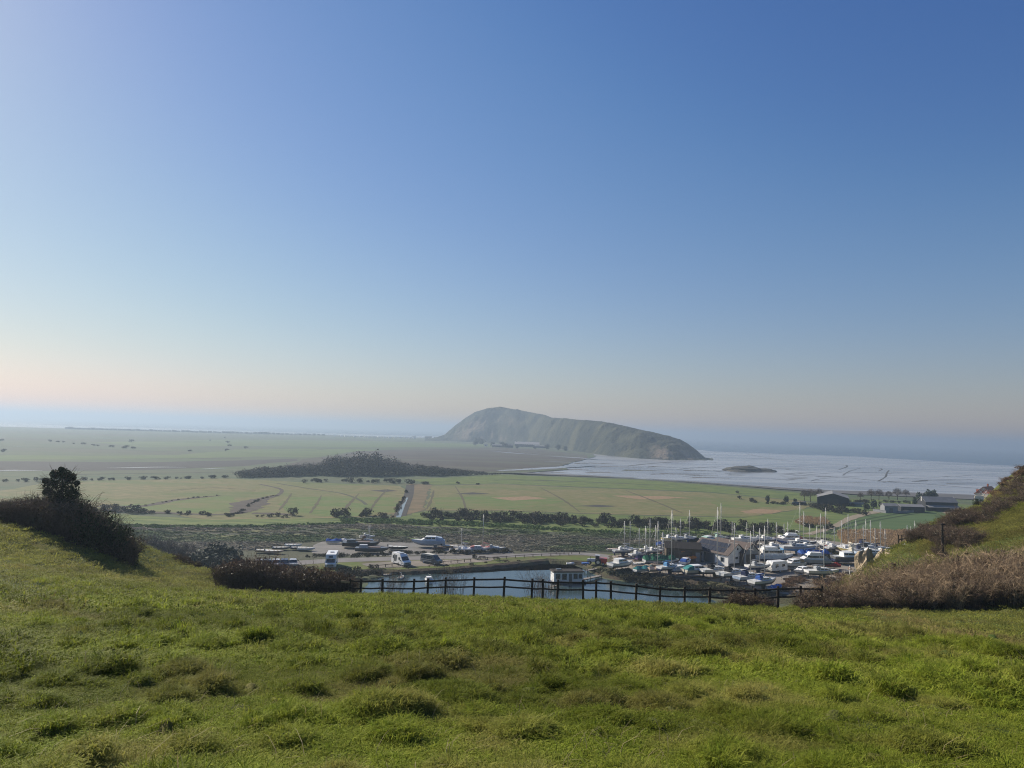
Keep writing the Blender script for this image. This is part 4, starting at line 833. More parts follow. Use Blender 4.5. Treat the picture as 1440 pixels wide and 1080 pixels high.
ground_cover('marsh_shrubs', [(150, 738), (300, 741), (500, 737), (700, 744), (870, 751), (1000, 753), (1165, 758), (1160, 764), (1000, 764), (870, 776), (740, 776), (640, 766), (560, 763), (440, 762), (380, 770), (300, 782), (200, 780)], 5600, [lump_mesh(s, M_purs) for s in (1, 2, 3)], .3, .8, 'grey-green low shrubs covering the salt marsh behind the moorings', 'shrubs', dens=wav, sx=3.4, lum=(.55, 1.25))
ground_cover('bank_herbs', [(480, 730), (560, 731), (700, 738), (860, 748), (1000, 750), (1000, 753), (860, 751), (700, 742), (480, 735)], 900, [lump_mesh(s, M_purg) for s in (4, 5)], .4, .95, 'bright green bushy growth along the flood bank', 'shrubs')
ground_cover('bank_herbs', [(130, 738), (300, 741), (500, 736), (500, 738), (300, 744), (130, 742)], 420, [lump_mesh(s, M_purg) for s in (6, 7)], .4, .9, 'green bushy growth along the bank left of the moorings', 'shrubs')
def reed_mesh(seed):
    r = np.random.default_rng(seed); b = MB(); n = 40; C = np.c_[r.normal(size=(n, 2)) * .35, .8 + .3 * r.random(n)]
    a = r.random(n) * 3.14; b.quads(C * (1, 1, 1), np.stack([np.cos(a), np.sin(a), 0 * a], 1) * .02, np.c_[r.normal(size=(n, 2)) * .12, .8 + .2 * r.random(n)], r.normal(size=n) * .5); return b.mesh('reed_stems', mat('reed_stem', (.42, .30, .17), (.34, .24, .14), .9, .5, tone=.4, inst=(.3, .2, .1)))
ground_cover('reed_bed', [(1180, 753), (1230, 752), (1300, 753), (1330, 760), (1290, 772), (1240, 778), (1190, 770)], 2600, [reed_mesh(s) for s in (1, 2)], .8, 1.2, 'straw-coloured reed bed behind the moored yachts', 'reeds', .05)
ground_cover('reed_bed', [(1128, 728), (1160, 730), (1168, 738), (1130, 740), (1118, 735)], 420, [reed_mesh(s) for s in (3, 4)], .35, .6, 'patch of tan reeds beside the track above the boats', 'reeds', .1)
# ------------------------------------------------------------------ fence along the brow
M_fence = mat('weathered_rail', (.060, .048, .038), (.036, .030, .025), .9, 5, .6, stretch=(1, 1, .3), bscale=18, bdist=.01)
M_pale = mat('pale_board', (.34, .25, .15), (.26, .19, .12), .8, 5, .4)
def fence():
    P = [(492, 813.2), (507.7, 814), (538.7, 813.5), (581.8, 814), (601.7, 813.2), (627, 812), (666.7, 811.7), (708.7, 811.2), (748, 813.8), (764, 814), (783.7, 815.3), (820.8, 815.5), (838.7, 816), (860, 817), (894, 820.5), (927.8, 824), (963, 825.2), (997.5, 825.5), (1030, 826.5), (1062, 827), (1094, 824.2), (1125, 823.6), (1156, 824)]
    root = empty('post_and_rail_fence', at(492, 835, 49), 0, 'dark two-rail wooden fence running along the brow above the pond', 'fence'); o0 = np.array(root.location)
    T = []
    for px, py in P:
        Y = np.interp(px, [492, 1000, 1060, 1156], [48.5, 46.5, 45, 43.5]); T.append(at(px, py, Y))
    for k, t in enumerate(T):
        z = gz(t[0], t[1]); b = MB(); w = .13 + .03 * rng.random(); H = t[2] - z + .4
        b.box((0, 0, H / 2), (w, .11, H), rz=.3 * (rng.random() - .5), top=.93); p = b.build('post', M_fence, root, loc=np.array([t[0], t[1], z - .4]) - o0)
        p.rotation_euler = ((rng.random() - .5) * .06, (rng.random() - .5) * .07, 0)
        if k < len(T) - 1:
            u = T[k + 1]
            for dz, s in ((-.16, .11), (-.62, .10)):
                if abs(P[k][0] - 1030) < 40 and False: continue
                a_ = t + (0, -.075, dz + .05 * (rng.random() - .5)); c_ = u + (0, -.075, dz + .05 * (rng.random() - .5)); m_ = (a_ + c_) / 2 + (0, 0, -.03 * rng.random()); d = (c_ - a_) / np.linalg.norm(c_ - a_) * .03
                r = MB(); rows = []
                for q in (a_ - d, m_, c_ + d):
                    rows.append([q + (0, -.022, -s / 2), q + (0, .022, -s / 2), q + (0, .022, s / 2), q + (0, -.022, s / 2)])
                r.loft(np.array(rows) - o0, True, True, False); r.build('rail', M_fence, root)
    e = T[0]; b = MB(); b.box((-.28, 0, -.2), (.6, .03, .14), ry=.06); b.build('gate_board', M_pale, root, loc=e - o0 + (0, -.09, -.02))
fence()
def hill_railing():
    A = [at(px, py, 93) for px, py in ((1263.5, 759.5), (1268, 758.2), (1276, 757), (1284, 754.5))]
    root = empty('hill_railing', A[0], 0, 'short dark railing on the edge of the right-hand hill above the yachts', 'fence'); o0 = A[0]
    for a in A:
        z = gz(a[0], a[1]); MB().box((0, 0, .3), (.14, .14, max(1.0, a[2] - z + .3)),).build('post', M_fence, root, loc=np.array([a[0], a[1], a[2] - .75]) - o0)
    for a, c in zip(A, A[1:]): MB().tube([a - o0, c - o0], .06, 4).build('rail', M_fence, root)
hill_railing()
def pole():
    Y = 74.0; t = at(1324.5, 736, Y); z = gz(t[0], Y); H = t[2] - z
    e = empty('wooden_pole', (t[0], Y, z), 0, 'old dark wooden pole with short cross pieces on the right-hand hill', 'pole')
    b = MB(); b.tube([(0, 0, -.3), (.05, 0, H * .5), (0, 0, H)], [.16, .14, .11], 7); b.build('shaft', M_fence, e)
    for k, (zz, w) in enumerate(((H * .97, .5), (H * .80, .42), (H * .64, .36))): MB().box((0, -.14, zz), (w, .06, .10), ry=.1 * (k - 1)).build('cross_piece', M_fence, e)
    tw = MB(); r = np.random.default_rng(8)
    for k in range(60):
        a = r.random() * 6.28; zz = H * (.1 + .75 * r.random()); tw.tube([(0.1 * math.cos(a), .1 * math.sin(a), zz), (.3 * math.cos(a), .3 * math.sin(a), zz + .12 * r.normal()), (.42 * math.cos(a), .42 * math.sin(a), zz + .3 * r.normal())], [.02, .014, .006], 3, False, 0, False)
    tw.build('creeper', M_twig, e)
pole()
# limestone outcrops at the foot of the right hill
M_lime = mat('limestone', (.46, .37, .26), (.30, .24, .17), .9, 1.6, .9, c3=(.18, .16, .11), scale2=.9, bscale=5, bdist=.25)
for k, (px, py, Y, w, h, lb) in enumerate(((1217, 803, 87, 1.0, 2.0, 'tall cream limestone face at the left foot of the hill'), (1225, 803, 87, 1.0, 1.4, 'cream limestone block right of the tall face'), (1233, 800, 88, .7, .7, 'small pale rock between the two limestone faces'), (1240, 792, 90, 1.0, 1.3, 'broad cream limestone face higher on the hill foot, left part'), (1249, 794, 90, 1.2, 1.5, 'broad cream limestone face higher on the hill foot, middle'), (1257, 795, 90, .9, 1.0, 'right end of the higher limestone face'), (1233, 784, 91, .5, .6, 'small cream boulder at the top left of the rocks'), (1246, 783, 92, .5, .55, 'small boulder at the top of the rocks'), (1259, 786, 92, .6, .5, 'flat boulder at the right top of the rocks'), (1205, 808, 86, .35, .4, 'little white stone below the tall limestone face'), (1199, 811, 85, .3, .3, 'lowest little white stone by the bushes'))):
    p = at(px, py, Y); z = gz(p[0], Y); o = rock_mesh(70 + k, 14, 7, .6).build('limestone_rock', M_lime, None, loc=(p[0], p[1], min(z, p[2]) - .25)); o.scale = (w * 1.25, .9, (h + .3) * 1.0); o.rotation_euler = (0, 0, .3 * k)
    tag(o, lb, 'rock', 'limestone rocks at the foot of the hill')

# ------------------------------------------------------------------ boats
C_ = dict(white=(.82, .82, .80), cream=(.70, .65, .52), grey=(.40, .42, .44), navy=(.025, .035, .09), blue=(.05, .13, .42), sky=(.12, .30, .55), red=(.42, .05, .04), green=(.03, .14, .08), teal=(.06, .26, .26), black=(.025, .025, .03), brown=(.20, .11, .055), tan=(.42, .30, .17), yellow=(.62, .50, .16), orange=(.62, .22, .05), pink=(.60, .26, .24), purple=(.16, .09, .20), dkgrey=(.12, .125, .13), rust=(.25, .10, .05), mint=(.40, .58, .50), peach=(.62, .46, .34), ltblue=(.42, .52, .66), silver=(.5, .5, .52))
pc_ = lambda n: paint('paint_' + n, C_[n])
M_glass = mat('dark_glass', (.015, .02, .025), (.02, .03, .035), .08, 2, spec=.8)
M_alu = mat('mast_alloy', (.52, .51, .49), (.44, .44, .43), .45, 2, metal=.1)
M_canvas = lambda n: mat('canvas_' + n, C_[n], tuple(x * .65 for x in C_[n]), .9, 2.5, .5, bscale=6, bdist=.05)
M_rub = mat('rubber', (.02, .02, .02), (.03, .03, .03), .8, 5)
M_steel = mat('galvanised_steel', (.30, .31, .32), (.2, .2, .2), .5, 3, metal=.5)
M_deck = mat('deck_white', (.62, .62, .58), (.52, .52, .48), .5, 3)
def hullform(L, B, D, stern=.84, bowx=2.2, n=11, flare=.97):
    S = []
    for s in np.linspace(0, 1, n):
        b = B / 2 * (stern + (1 - stern) * math.sin(min(s / .45, 1) * math.pi / 2)) * (1 - max(0, (s - .45) / .55) ** bowx); b = max(b, .02)
        kz = D * .7 * max(0, (s - .62) / .38) ** 2 + D * .12 * max(0, 1 - s / .3); sz = D * (1 + .16 * s * s + .03 * (1 - s)); S.append(((s - .5) * L + .04 * L * s * s, b, kz, sz))
    return S
def boat(label, px, py, L, head, typ, hull='white', bottom='navy', trim='navy', mast=None, mpx=None, lift=None, z=YZ, cat='boat', group=None, beam=None, lean=0.0):
    L = L * (1.18 if group in ('boats along the front of the yard', 'yachts at the right end of the yard') else 1.0)
    p = gp(px, py, z); nm = {'yacht': 'sailing_yacht', 'motor': 'motor_cruiser', 'open': 'open_boat', 'cover': 'covered_boat', 'barge': 'barge', 'fly': 'motor_cruiser', 'wheel': 'fishing_boat'}[typ]
    e = empty(nm, (p[0], p[1], z), R(head), label, cat, group); e.rotation_euler = (R(lean), 0, R(head))
    B = beam or L * {'yacht': .36, 'motor': .40, 'open': .40, 'cover': .40, 'barge': .30, 'fly': .36, 'wheel': .40}[typ]; D = L * {'yacht': .15, 'motor': .17, 'open': .14, 'cover': .15, 'barge': .14, 'fly': .17, 'wheel': .18}[typ]
    lift = lift if lift is not None else {'yacht': .95, 'motor': .5, 'fly': .7, 'wheel': .5}.get(typ, .35)
    S = hullform(L, B, D, .86 if typ != 'barge' else .95, 2.2 if typ != 'barge' else 4)
    W_ = lambda t: [(x, b * (.97 if t > .5 else .82) if t < 1 else b, k + (s - k) * t + lift) for x, b, k, s in S]
    top, mid, low = W_(1.0), W_(.5), W_(.2)
    h = MB()
    for sg in (1, -1): h.loft([[(x, sg * y, zz) for x, y, zz in (a, b)] for a, b in zip(top, mid)], False, False)
    tr = [(x, y, zz) for (x, y, zz) in (top[0], mid[0])]; h.add([tr[0], tr[1], (tr[1][0], -tr[1][1], tr[1][2]), (tr[0][0], -tr[0][1], tr[0][2])], [(0, 1, 2, 3)])
    h.build('hull', pc_(hull), e)
    u = MB(); rows = []
    for i, (x, b, k, s) in enumerate(S): m_, l_ = mid[i], low[i]; rows.append([m_, l_, (x, 0, k + lift), (l_[0], -l_[1], l_[2]), (m_[0], -m_[1], m_[2])])
    u.loft(rows, False, False); u.add(rows[0], [(0, 1, 2, 3, 4)]); u.build('underbody', pc_(bottom), e)
    d = MB(); d.loft([[(x, -b * .97, s + lift - .02), (x, 0, s + lift + .05 * b), (x, b * .97, s + lift - .02)] for x, b, k, s in S], False, False); d.build('deck', M_deck if typ != 'barge' else pc_('dkgrey'), e)
    rl = MB()
    for sg in (1, -1): rl.tube([(x, sg * b * 1.005, s + lift) for x, b, k, s in S], .035, 4, False)
    rl.build('rubbing_strake', pc_(trim), e)
    zd = D + lift
    def win(par, x0, x1, y, zz, hh):
        for sg in (1, -1): MB().box(((x0 + x1) / 2, sg * y, zz), (x1 - x0, .03, hh)).build('window', M_glass, par)
    if typ == 'yacht':
        h_ = .075 * L; c = MB(); c.prism([(-.12 * L, zd - .02), (.26 * L, zd + .02), (.19 * L, zd + h_ * .8), (-.12 * L, zd + h_)], B * .56, .8); c = c.build('coachroof', pc_('white'), e)
        win(c, -.09 * L, .0, B * .272, zd + h_ * .5, h_ * .34); win(c, .03 * L, .13 * L, B * .262, zd + h_ * .46, h_ * .28)
        MB().prism([(-.22 * L, zd), (-.08 * L, zd + h_), (-.12 * L, zd + h_ + .42), (-.22 * L, zd + .5 + h_ * .3)], B * .52, .85).build('sprayhood', M_canvas(trim), e)
        ck = MB(); ck.box((-.32 * L, 0, zd + .03), (.22 * L, B * .42, .05)); ck.build('cockpit', pc_('dkgrey'), e)
        kl = MB(); kl.prism([(-.10 * L, lift + .1), (.12 * L, lift + .1), (.07 * L, .12), (-.07 * L, .12)], .16); kl.build('keel', pc_(bottom), e)
        MB().prism([(-.47 * L, lift + D * .5), (-.41 * L, lift + D * .4), (-.42 * L, lift * .4), (-.47 * L, lift * .45)], .05).build('rudder', pc_(bottom), e)
        pr = MB()
        for sx in (-.42, .42):
            for sg in (1, -1): pr.tube([(sx * L, sg * B * .33, zd), (sx * L, sg * B * .33, zd + .55)], .02, 4)
        for sg in (1, -1): pr.tube([(-.42 * L, sg * B * .33, zd + .55), (0, sg * B * .47, zd + .55), (.42 * L, sg * B * .2, zd + .6)], .015, 4)
        pr.build('guard_rail', M_steel, e)
    elif typ in ('motor', 'wheel', 'fly'):
        fw = typ == 'wheel'; x0, x1, hh = (-.06, .16, .19) if fw else (-.22, .14, .13) if typ == 'motor' else (-.30, .20, .14)
        c = MB(); c.prism([(x0 * L, zd - .02), ((x1 + .13) * L, zd), (x1 * L, zd + hh * L * .55), ((x1 - .05) * L, zd + hh * L), (x0 * L, zd + hh * L)], B * .70, .84); c = c.build('cabin', pc_('white'), e)
        win(c, (x0 + .03) * L, (x0 + .14) * L, B * .335, zd + hh * L * .64, hh * L * .36); win(c, (x0 + .16) * L, (x1 - .02) * L, B * .335, zd + hh * L * .62, hh * L * .36)
        MB().box(((x1 + .00) * L, 0, zd + hh * L * .74), (.03, B * .5, hh * L * .40), ry=-.5).build('windscreen', M_glass, e)
        MB().box((-.40 * L, 0, zd + .05), (.16 * L, B * .6, .08)).build('cockpit', pc_('dkgrey'), e)
        if typ == 'fly':
            MB().prism([(-.25 * L, zd + hh * L), (.12 * L, zd + hh * L), (.08 * L, zd + hh * L + .55), (-.25 * L, zd + hh * L + .5)], B * .55, .9).build('flybridge', pc_('white'), e)
            f = MB(); f.tube([(-.26 * L, B * .3, zd + hh * L), (-.28 * L, B * .28, zd + hh * L + 1.2), (-.28 * L, -B * .28, zd + hh * L + 1.2), (-.26 * L, -B * .3, zd + hh * L)], .06, 5); f.build('radar_arch', pc_('white'), e)
        rr_ = MB()
        for sg in (1, -1):
            rr_.tube([(.05 * L, sg * B * .45, zd + .5), (.3 * L, sg * B * .3, zd + .55), (.48 * L, 0, zd + .65)], .018, 4)
            for x, y in ((.1, .44), (.3, .3)): rr_.tube([(x * L, sg * y * B, zd), (x * L, sg * y * B, zd + .55)], .015, 4)
        rr_.build('bow_rail', M_steel, e)
        if trim not in ('navy', 'white') and not fw: MB().prism([(-.48 * L, zd), (x0 * L, zd), (x0 * L, zd + hh * L * .95), (-.40 * L, zd + hh * L * .7)], B * .66, .85).build('canopy', M_canvas(trim), e)
    elif typ == 'open':
        for x in (-.25, .02, .22): MB().box((x * L, 0, zd + .06), (.2, B * .8, .05)).build('thwart', pc_('tan'), e)
        o_ = MB(); o_.box((-.52 * L, 0, zd + .2), (.3, .22, .4), top=.7); o_.box((-.52 * L, 0, zd - .25), (.1, .08, .5)); o_.build('outboard_motor', pc_('black'), e)
    elif typ == 'cover':
        c = MB(); rows = []
        for x, b, k, s in S[:-1]: rows.append([(x, -b * 1.02, s + lift - .10), (x, -b * .98, s + lift + .04), (x, 0, s + lift + .13 * L * (.75 + .25 * math.sin(x * 3))), (x, b * .98, s + lift + .04), (x, b * 1.02, s + lift - .10)])
        c.loft(rows, False, False, False); c.add(rows[0], [(0, 1, 2, 3, 4)]); c.build('tarpaulin', M_canvas(trim), e)
    elif typ == 'barge':
        MB().box((-.25 * L, 0, zd + .35), (.26 * L, B * .6, .8), top=.92).build('wheelhouse', pc_(trim), e); MB().box((.1 * L, 0, zd + .12), (.38 * L, B * .62, .22)).build('hatch_cover', pc_('brown'), e)
    if mast:
        mx = .06 * L; mh = (EYE - (mast - (606.5 + .031 * (px - 720))) / 1000 * p[1]) - z
        m_ = MB(); m_.tube([(mx, 0, zd), (mx, 0, zd + (mh - zd) * .6), (mx - .03, 0, mh)], [.095, .085, .065], 6); m_ = m_.build('mast', M_alu, e)
        MB().box((mx, 0, zd + (mh - zd) * .58), (.06, B * .7, .05)).build('spreader', M_alu, m_)
        if typ in ('yacht', 'cover', 'open'):
            MB().tube([(mx - .1, 0, zd + .95), (mx - .40 * L, 0, zd + 1.0)], .05, 5).build('boom', M_alu, e)
            if trim != 'white': MB().tube([(mx - .12, 0, zd + 1.2), (mx - .2 * L, 0, zd + 1.12), (mx - .39 * L, 0, zd + 1.06)], [.10, .15, .07], 6).build('sail_cover', M_canvas(trim), e)
        st = MB(); st.tube([(mx, 0, mh - .2), (.50 * L, 0, zd + .1)], .014, 3); st.tube([(mx, 0, mh - .1), (-.47 * L, 0, zd)], .014, 3)
        for sg in (1, -1): st.tube([(mx, 0, mh - .3), (mx, sg * B * .36, zd + (mh - zd) * .58), (mx, sg * B * .46, zd)], .012, 3)
        st.build('rigging', M_steel, e)
    if lift > .25 and z > .5:
        for sx in (-.3, .22):
            for sg in (1, -1): MB().tube([(sx * L, sg * B * .52, 0), (sx * L, sg * B * .33, lift + D * .28)], .05, 5).build('prop', M_steel, e)
        MB().box((0, 0, .09), (L * .55, .25, .18)).build('keel_block', pc_('brown'), e)
    return e
FR, MR, RR, LR = 'boats along the front of the yard', 'boats behind the shed', 'yachts at the right end of the yard', 'boats in the mud moorings'
# front row, left to right
boat('white cabin cruiser with black windows at the left end of the front row', 873, 801, 5.8, 35, 'motor', 'white', 'dkgrey', 'navy', group=FR)
boat('small grey-white day boat behind the green-covered boat', 899, 797, 3.6, 30, 'open', 'white', 'dkgrey', 'grey', group=FR)
boat('white dinghy under a dark green cover in the front row', 905, 806, 4.2, 28, 'cover', 'white', 'grey', 'teal', group=FR)
boat('cream open boat with a peach deck beside the green-covered dinghy', 923, 806, 4.0, 25, 'cover', 'cream', 'navy', 'peach', 731, group=FR)
boat('white yacht with a blue side stripe in the front row', 942, 808, 5.4, 28, 'yacht', 'white', 'navy', 'sky', 716, group=FR)
boat('short white yacht next right of the blue-striped yacht', 958, 808, 4.4, 30, 'motor', 'white', 'navy', 'grey', group=FR)
boat('cruiser with a dark blue cockpit canopy standing behind the front row', 964, 797, 4.6, 60, 'motor', 'white', 'navy', 'blue', group=FR)
boat('cream motor boat with a teal canopy on trestles', 981, 811, 6.0, 22, 'motor', 'cream', 'dkgrey', 'teal', group=FR)
boat('grey-white yacht with a long black deck cover and the tallest front mast', 1006, 813, 6.4, 24, 'yacht', 'white', 'black', 'black', 712, group=FR)
boat('white yacht with a black sprayhood and boom cover next left of the pale blue yacht', 1030, 818, 6.8, 32, 'yacht', 'white', 'black', 'black', 734, group=FR)
boat('pale blue yacht with a navy boom cover third from the right of the front row', 1053, 823, 6.4, 30, 'yacht', 'ltblue', 'dkgrey', 'navy', 745, group=FR)
boat('white yacht with a blue boom cover at the front right', 1073, 829, 6.0, 30, 'yacht', 'white', 'dkgrey', 'blue', 738, group=FR)
boat('little pale blue boat at the right end of the front row by the fence', 1091, 832, 3.6, 40, 'cover', 'ltblue', 'white', 'blue', group=FR)
boat('dark purple boat under a navy tarpaulin behind the front row', 906, 790, 4.2, 25, 'cover', 'purple', 'black', 'navy', 738, group=FR)
boat('long boat under a bright green tarpaulin behind the front row', 929, 796, 7.0, 8, 'cover', 'grey', 'black', 'green', 746, group=FR)
boat('black rowing boat leaning beside the green tarpaulin boat', 943, 797, 3.4, -25, 'open', 'black', 'black', 'grey', group=FR)
# left of the yard, on the marsh edge
boat('small white boat on the grass bank left of the yard', 861, 776, 3.2, 10, 'open', 'white', 'white', 'red', group=MR)
boat('grey yacht on a trailer at the far left of the yard', 884, 780, 4.6, -15, 'yacht', 'white', 'dkgrey', 'grey', 731, group=MR)
boat('white-topped yacht with a slim mast at the left of the yard', 876, 783, 5.4, 20, 'yacht', 'grey', 'navy', 'white', 731, group=MR)
boat('cream yacht hidden to its deck behind the purple boat', 912, 781, 5.0, 15, 'yacht', 'cream', 'dkgrey', 'white', 728, group=MR)
boat('grey yacht with a short mast near the green netting', 930, 781, 4.6, 40, 'yacht', 'grey', 'red', 'grey', 747, group=MR)
boat('white yacht nosed behind the covered purple boat', 897, 788, 5.0, 30, 'yacht', 'white', 'navy', 'white', 741, group=MR)
boat('white yacht with a thin mast between the grey yachts left of the shed', 920, 783, 5.0, 20, 'yacht', 'white', 'navy', 'white', 737, group=MR)
boat('white yacht half hidden by the green netting', 949, 781, 5.0, 25, 'yacht', 'white', 'grey', 'white', 739, group=MR)
# row behind the shed
boat('blue-hulled boat under a blue cover left of the timber shed', 935, 770, 5.0, 15, 'cover', 'blue', 'navy', 'blue', group=MR)
boat('red-hulled boat low on the ground left of the timber shed', 938, 777, 4.4, 10, 'open', 'red', 'red', 'red', group=MR)
boat('yellow and white yacht behind the timber shed', 943, 765, 5.6, 20, 'yacht', 'yellow', 'white', 'white', 718, group=MR)
boat('white yacht right of the yellow one behind the timber shed', 955, 765, 5.6, 15, 'yacht', 'white', 'navy', 'white', 728, group=MR)
boat('white yacht with a bare mast above the shed roof end', 968, 764, 5.4, 20, 'yacht', 'white', 'blue', 'grey', 716, group=MR)
boat('black-covered boat between two white yachts behind the shed', 978, 764, 4.4, 20, 'cover', 'black', 'black', 'black', group=MR)
boat('tall white catamaran hull with a mint stripe behind the shed ridge', 997, 764, 5.6, 35, 'motor', 'white', 'white', 'mint', beam=3.2, group=MR)
boat('white yacht with a pale green cover behind the shed ridge', 1012, 764, 5.6, 10, 'yacht', 'white', 'dkgrey', 'mint', 706, group=MR)
boat('boat under a navy cover right of the mint boat', 1028, 765, 5.0, 0, 'cover', 'white', 'navy', 'navy', 732, group=MR)
boat('long white racing yacht lying behind the second shed', 1048, 767, 7.6, 5, 'yacht', 'white', 'white', 'white', 733, group=MR)
boat('white yacht with a raked mast behind the second shed', 1062, 766, 6.0, 175, 'yacht', 'white', 'navy', 'white', 737, lean=9, group=MR)
boat('slim white yacht right of the raked mast', 1078, 766, 6.2, 5, 'yacht', 'white', 'dkgrey', 'white', 728, group=MR)
# right-hand block
boat('big pale blue-grey flybridge cruiser beside the second shed', 1086, 794, 8.6, 8, 'fly', 'ltblue', 'navy', 'white', group=RR)
boat('white cruiser with a bright red canopy at the back of the yard', 1110, 768, 7.0, 185, 'fly', 'white', 'blue', 'red', 732, group=RR)
boat('broad grey yacht with a yellow line behind the flybridge cruiser', 1122, 780, 7.8, 5, 'yacht', 'grey', 'sky', 'grey', 706, group=RR)
boat('dark-hulled ketch beside the broad grey yacht', 1128, 772, 6.6, 0, 'yacht', 'navy', 'dkgrey', 'white', 718, group=RR)
boat('boat sheeted in bright blue tarpaulin', 1146, 787, 7.0, 2, 'cover', 'navy', 'black', 'blue', 738, group=RR)
boat('white and brown motor boat with a sloping wheelhouse', 1115, 801, 5.6, 205, 'motor', 'white', 'dkgrey', 'tan', group=RR)
boat('large grey flybridge cabin boat just behind the scrub', 1142, 799, 7.2, 182, 'fly', 'grey', 'black', 'grey', group=RR)
boat('white yacht with a grey tent cover nearest the scrub on the right', 1156, 815, 6.4, 8, 'yacht', 'white', 'dkgrey', 'grey', 738, group=RR)
boat('white cruiser nosed up to the scrub in front of the grey flybridge cabin boat', 1128, 810, 4.6, 210, 'motor', 'white', 'dkgrey', 'navy', group=RR)
boat('dark red boat under a maroon cover beside the grey flybridge cabin boat', 1167, 800, 4.0, 180, 'cover', 'red', 'black', 'red', group=RR)
boat('red-hulled yacht end-on at the back of the yard', 1162, 775, 5.4, 100, 'yacht', 'red', 'dkgrey', 'white', 713, group=RR)
boat('white yacht close left of the red yacht with the taller pair of masts', 1155, 773, 5.6, 95, 'yacht', 'white', 'navy', 'white', 721, group=RR)
boat('yellow-hulled yacht end-on beside the reeds', 1185, 780, 5.6, 110, 'yacht', 'yellow', 'tan', 'white', 731, group=RR)
boat('white yacht with a wide roller sail on its mast beside the reeds', 1194, 779, 6.0, 100, 'yacht', 'white', 'dkgrey', 'cream', 722, group=RR)
boat('pale yellow yacht behind the dark-hulled cabin boat', 1202, 785, 5.6, 15, 'yacht', 'cream', 'navy', 'cream', 730, group=RR)
boat('dark-hulled boat with a white cabin under the reeds', 1193, 793, 7.0, 5, 'motor', 'dkgrey', 'navy', 'white', group=RR)
boat('white yacht with a dark blue deck tent in the right-hand row', 1212, 783, 6.2, 8, 'yacht', 'white', 'navy', 'navy', 737, group=RR)
boat('white and lilac yacht at the right end nearest the hill', 1228, 789, 7.6, 3, 'yacht', 'ltblue', 'navy', 'white', 741, group=RR)
boat('yacht with a black deck tent in front of the reeds', 1222, 781, 6.6, 5, 'yacht', 'white', 'black', 'black', 730, group=RR)
boat('dark yacht with a low cabin right of the black tent', 1236, 781, 6.0, 3, 'yacht', 'navy', 'black', 'navy', 732, group=RR)
boat('slim white yacht at the far back of the right-hand row', 1216, 774, 5.4, 12, 'yacht', 'white', 'navy', 'navy', 729, group=RR)
boat('white yacht left of the blue-sheeted boat at the back of the yard', 1090, 777, 5.4, 10, 'yacht', 'white', 'dkgrey', 'white', 733, group=RR)
boat('white yacht directly behind the red-canopied cruiser', 1101, 766, 5.4, 15, 'yacht', 'white', 'navy', 'white', 735, group=RR)
boat('grey-hulled yacht between the broad grey yacht and the blue tarpaulin', 1137, 777, 5.4, 12, 'yacht', 'grey', 'dkgrey', 'white', 736, group=RR)
boat('white yacht hard against the dark bushes of the yard', 1172, 778, 5.2, 30, 'yacht', 'white', 'navy', 'white', 740, group=RR)
boat('small white yacht at the far right end of the row by the limestone', 1243, 785, 5.0, 5, 'yacht', 'white', 'grey', 'white', 742, group=RR)
boat('white yacht in the middle of the yard beside the caravan', 1066, 806, 5.2, 15, 'yacht', 'white', 'navy', 'grey', 741, group=RR)
# beyond the hill edge: only masts show over the slope
for px, top, lb in ((1275, 737, 'yacht behind the hill edge, leftmost of its three masts'), (1280, 739, 'yacht behind the hill edge, middle of its three masts'), (1285.5, 731, 'yacht behind the hill edge, rightmost of its three masts')):
    boat(lb, px, 773, 5.6, 30, 'yacht', 'white', 'navy', 'white', top, z=.3, lift=.2, group='yachts behind the hill edge')
boat('small white open boat on the edge of the green field above the hill', 1296, 746, 3.6, 5, 'open', 'white', 'white', 'tan', z=.2, lift=.1)
# mud moorings on the left
boat('small boat under a bright blue cover in the left-hand mud berths', 470, 764, 4.4, 10, 'cover', 'white', 'white', 'blue', z=.2, lift=.1, group=LR)
boat('grey boat right of the blue-covered one in the mud', 487, 764, 4.6, 170, 'cover', 'grey', 'grey', 'silver', z=.2, lift=.1, group=LR)
boat('long brown wooden boat with a raked mast in the mud', 516, 766, 6.8, -12, 'yacht', 'tan', 'brown', 'brown', 736, z=.2, lift=.1, lean=-8, group=LR)
boat('white boat lying beyond the long brown wooden boat', 516, 757, 4.2, 15, 'yacht', 'white', 'white', 'white', 738, z=.2, lift=.1, group=LR)
boat('long black barge left of centre in the mud moorings', 506, 770, 9.0, 4, 'barge', 'black', 'black', 'dkgrey', z=.2, lift=.1, group=LR)
boat('dark barge with a pale wheelhouse nearest the white camper van', 522, 777, 8.0, 4, 'barge', 'dkgrey', 'black', 'silver', z=.2, lift=.1, group=LR)
boat('low dark boat between the black barge and the grey cruiser', 559, 773, 5.2, -10, 'open', 'black', 'black', 'grey', z=.2, lift=.1, group=LR)
boat('big grey-white motor cruiser with a sloping white roof in the mud', 603, 769, 8.6, 185, 'motor', 'ltblue', 'grey', 'ltblue', z=.2, lift=.3, group=LR)
boat('tan wooden punt right of the grey cruiser', 633, 771, 4.6, -5, 'open', 'tan', 'brown', 'tan', z=.2, lift=.1, group=LR)
boat('dark pontoon boat just right of the grey cruiser', 617, 773, 3.6, 0, 'barge', 'brown', 'black', 'dkgrey', z=.2, lift=.1, group=LR)
boat('white dinghy at the left of the crowded berth', 642, 776.5, 3.6, 10, 'cover', 'white', 'grey', 'cream', z=.3, lift=.1, group=LR)
boat('pale grey yacht with a thin mast in the crowded berth', 650, 774, 4.6, 170, 'yacht', 'white', 'grey', 'grey', 741, z=.3, lift=.1, group=LR)
boat('cream sailing boat with a white cover in the crowded berth', 661, 776, 4.6, 15, 'cover', 'cream', 'cream', 'white', z=.3, lift=.1, group=LR)
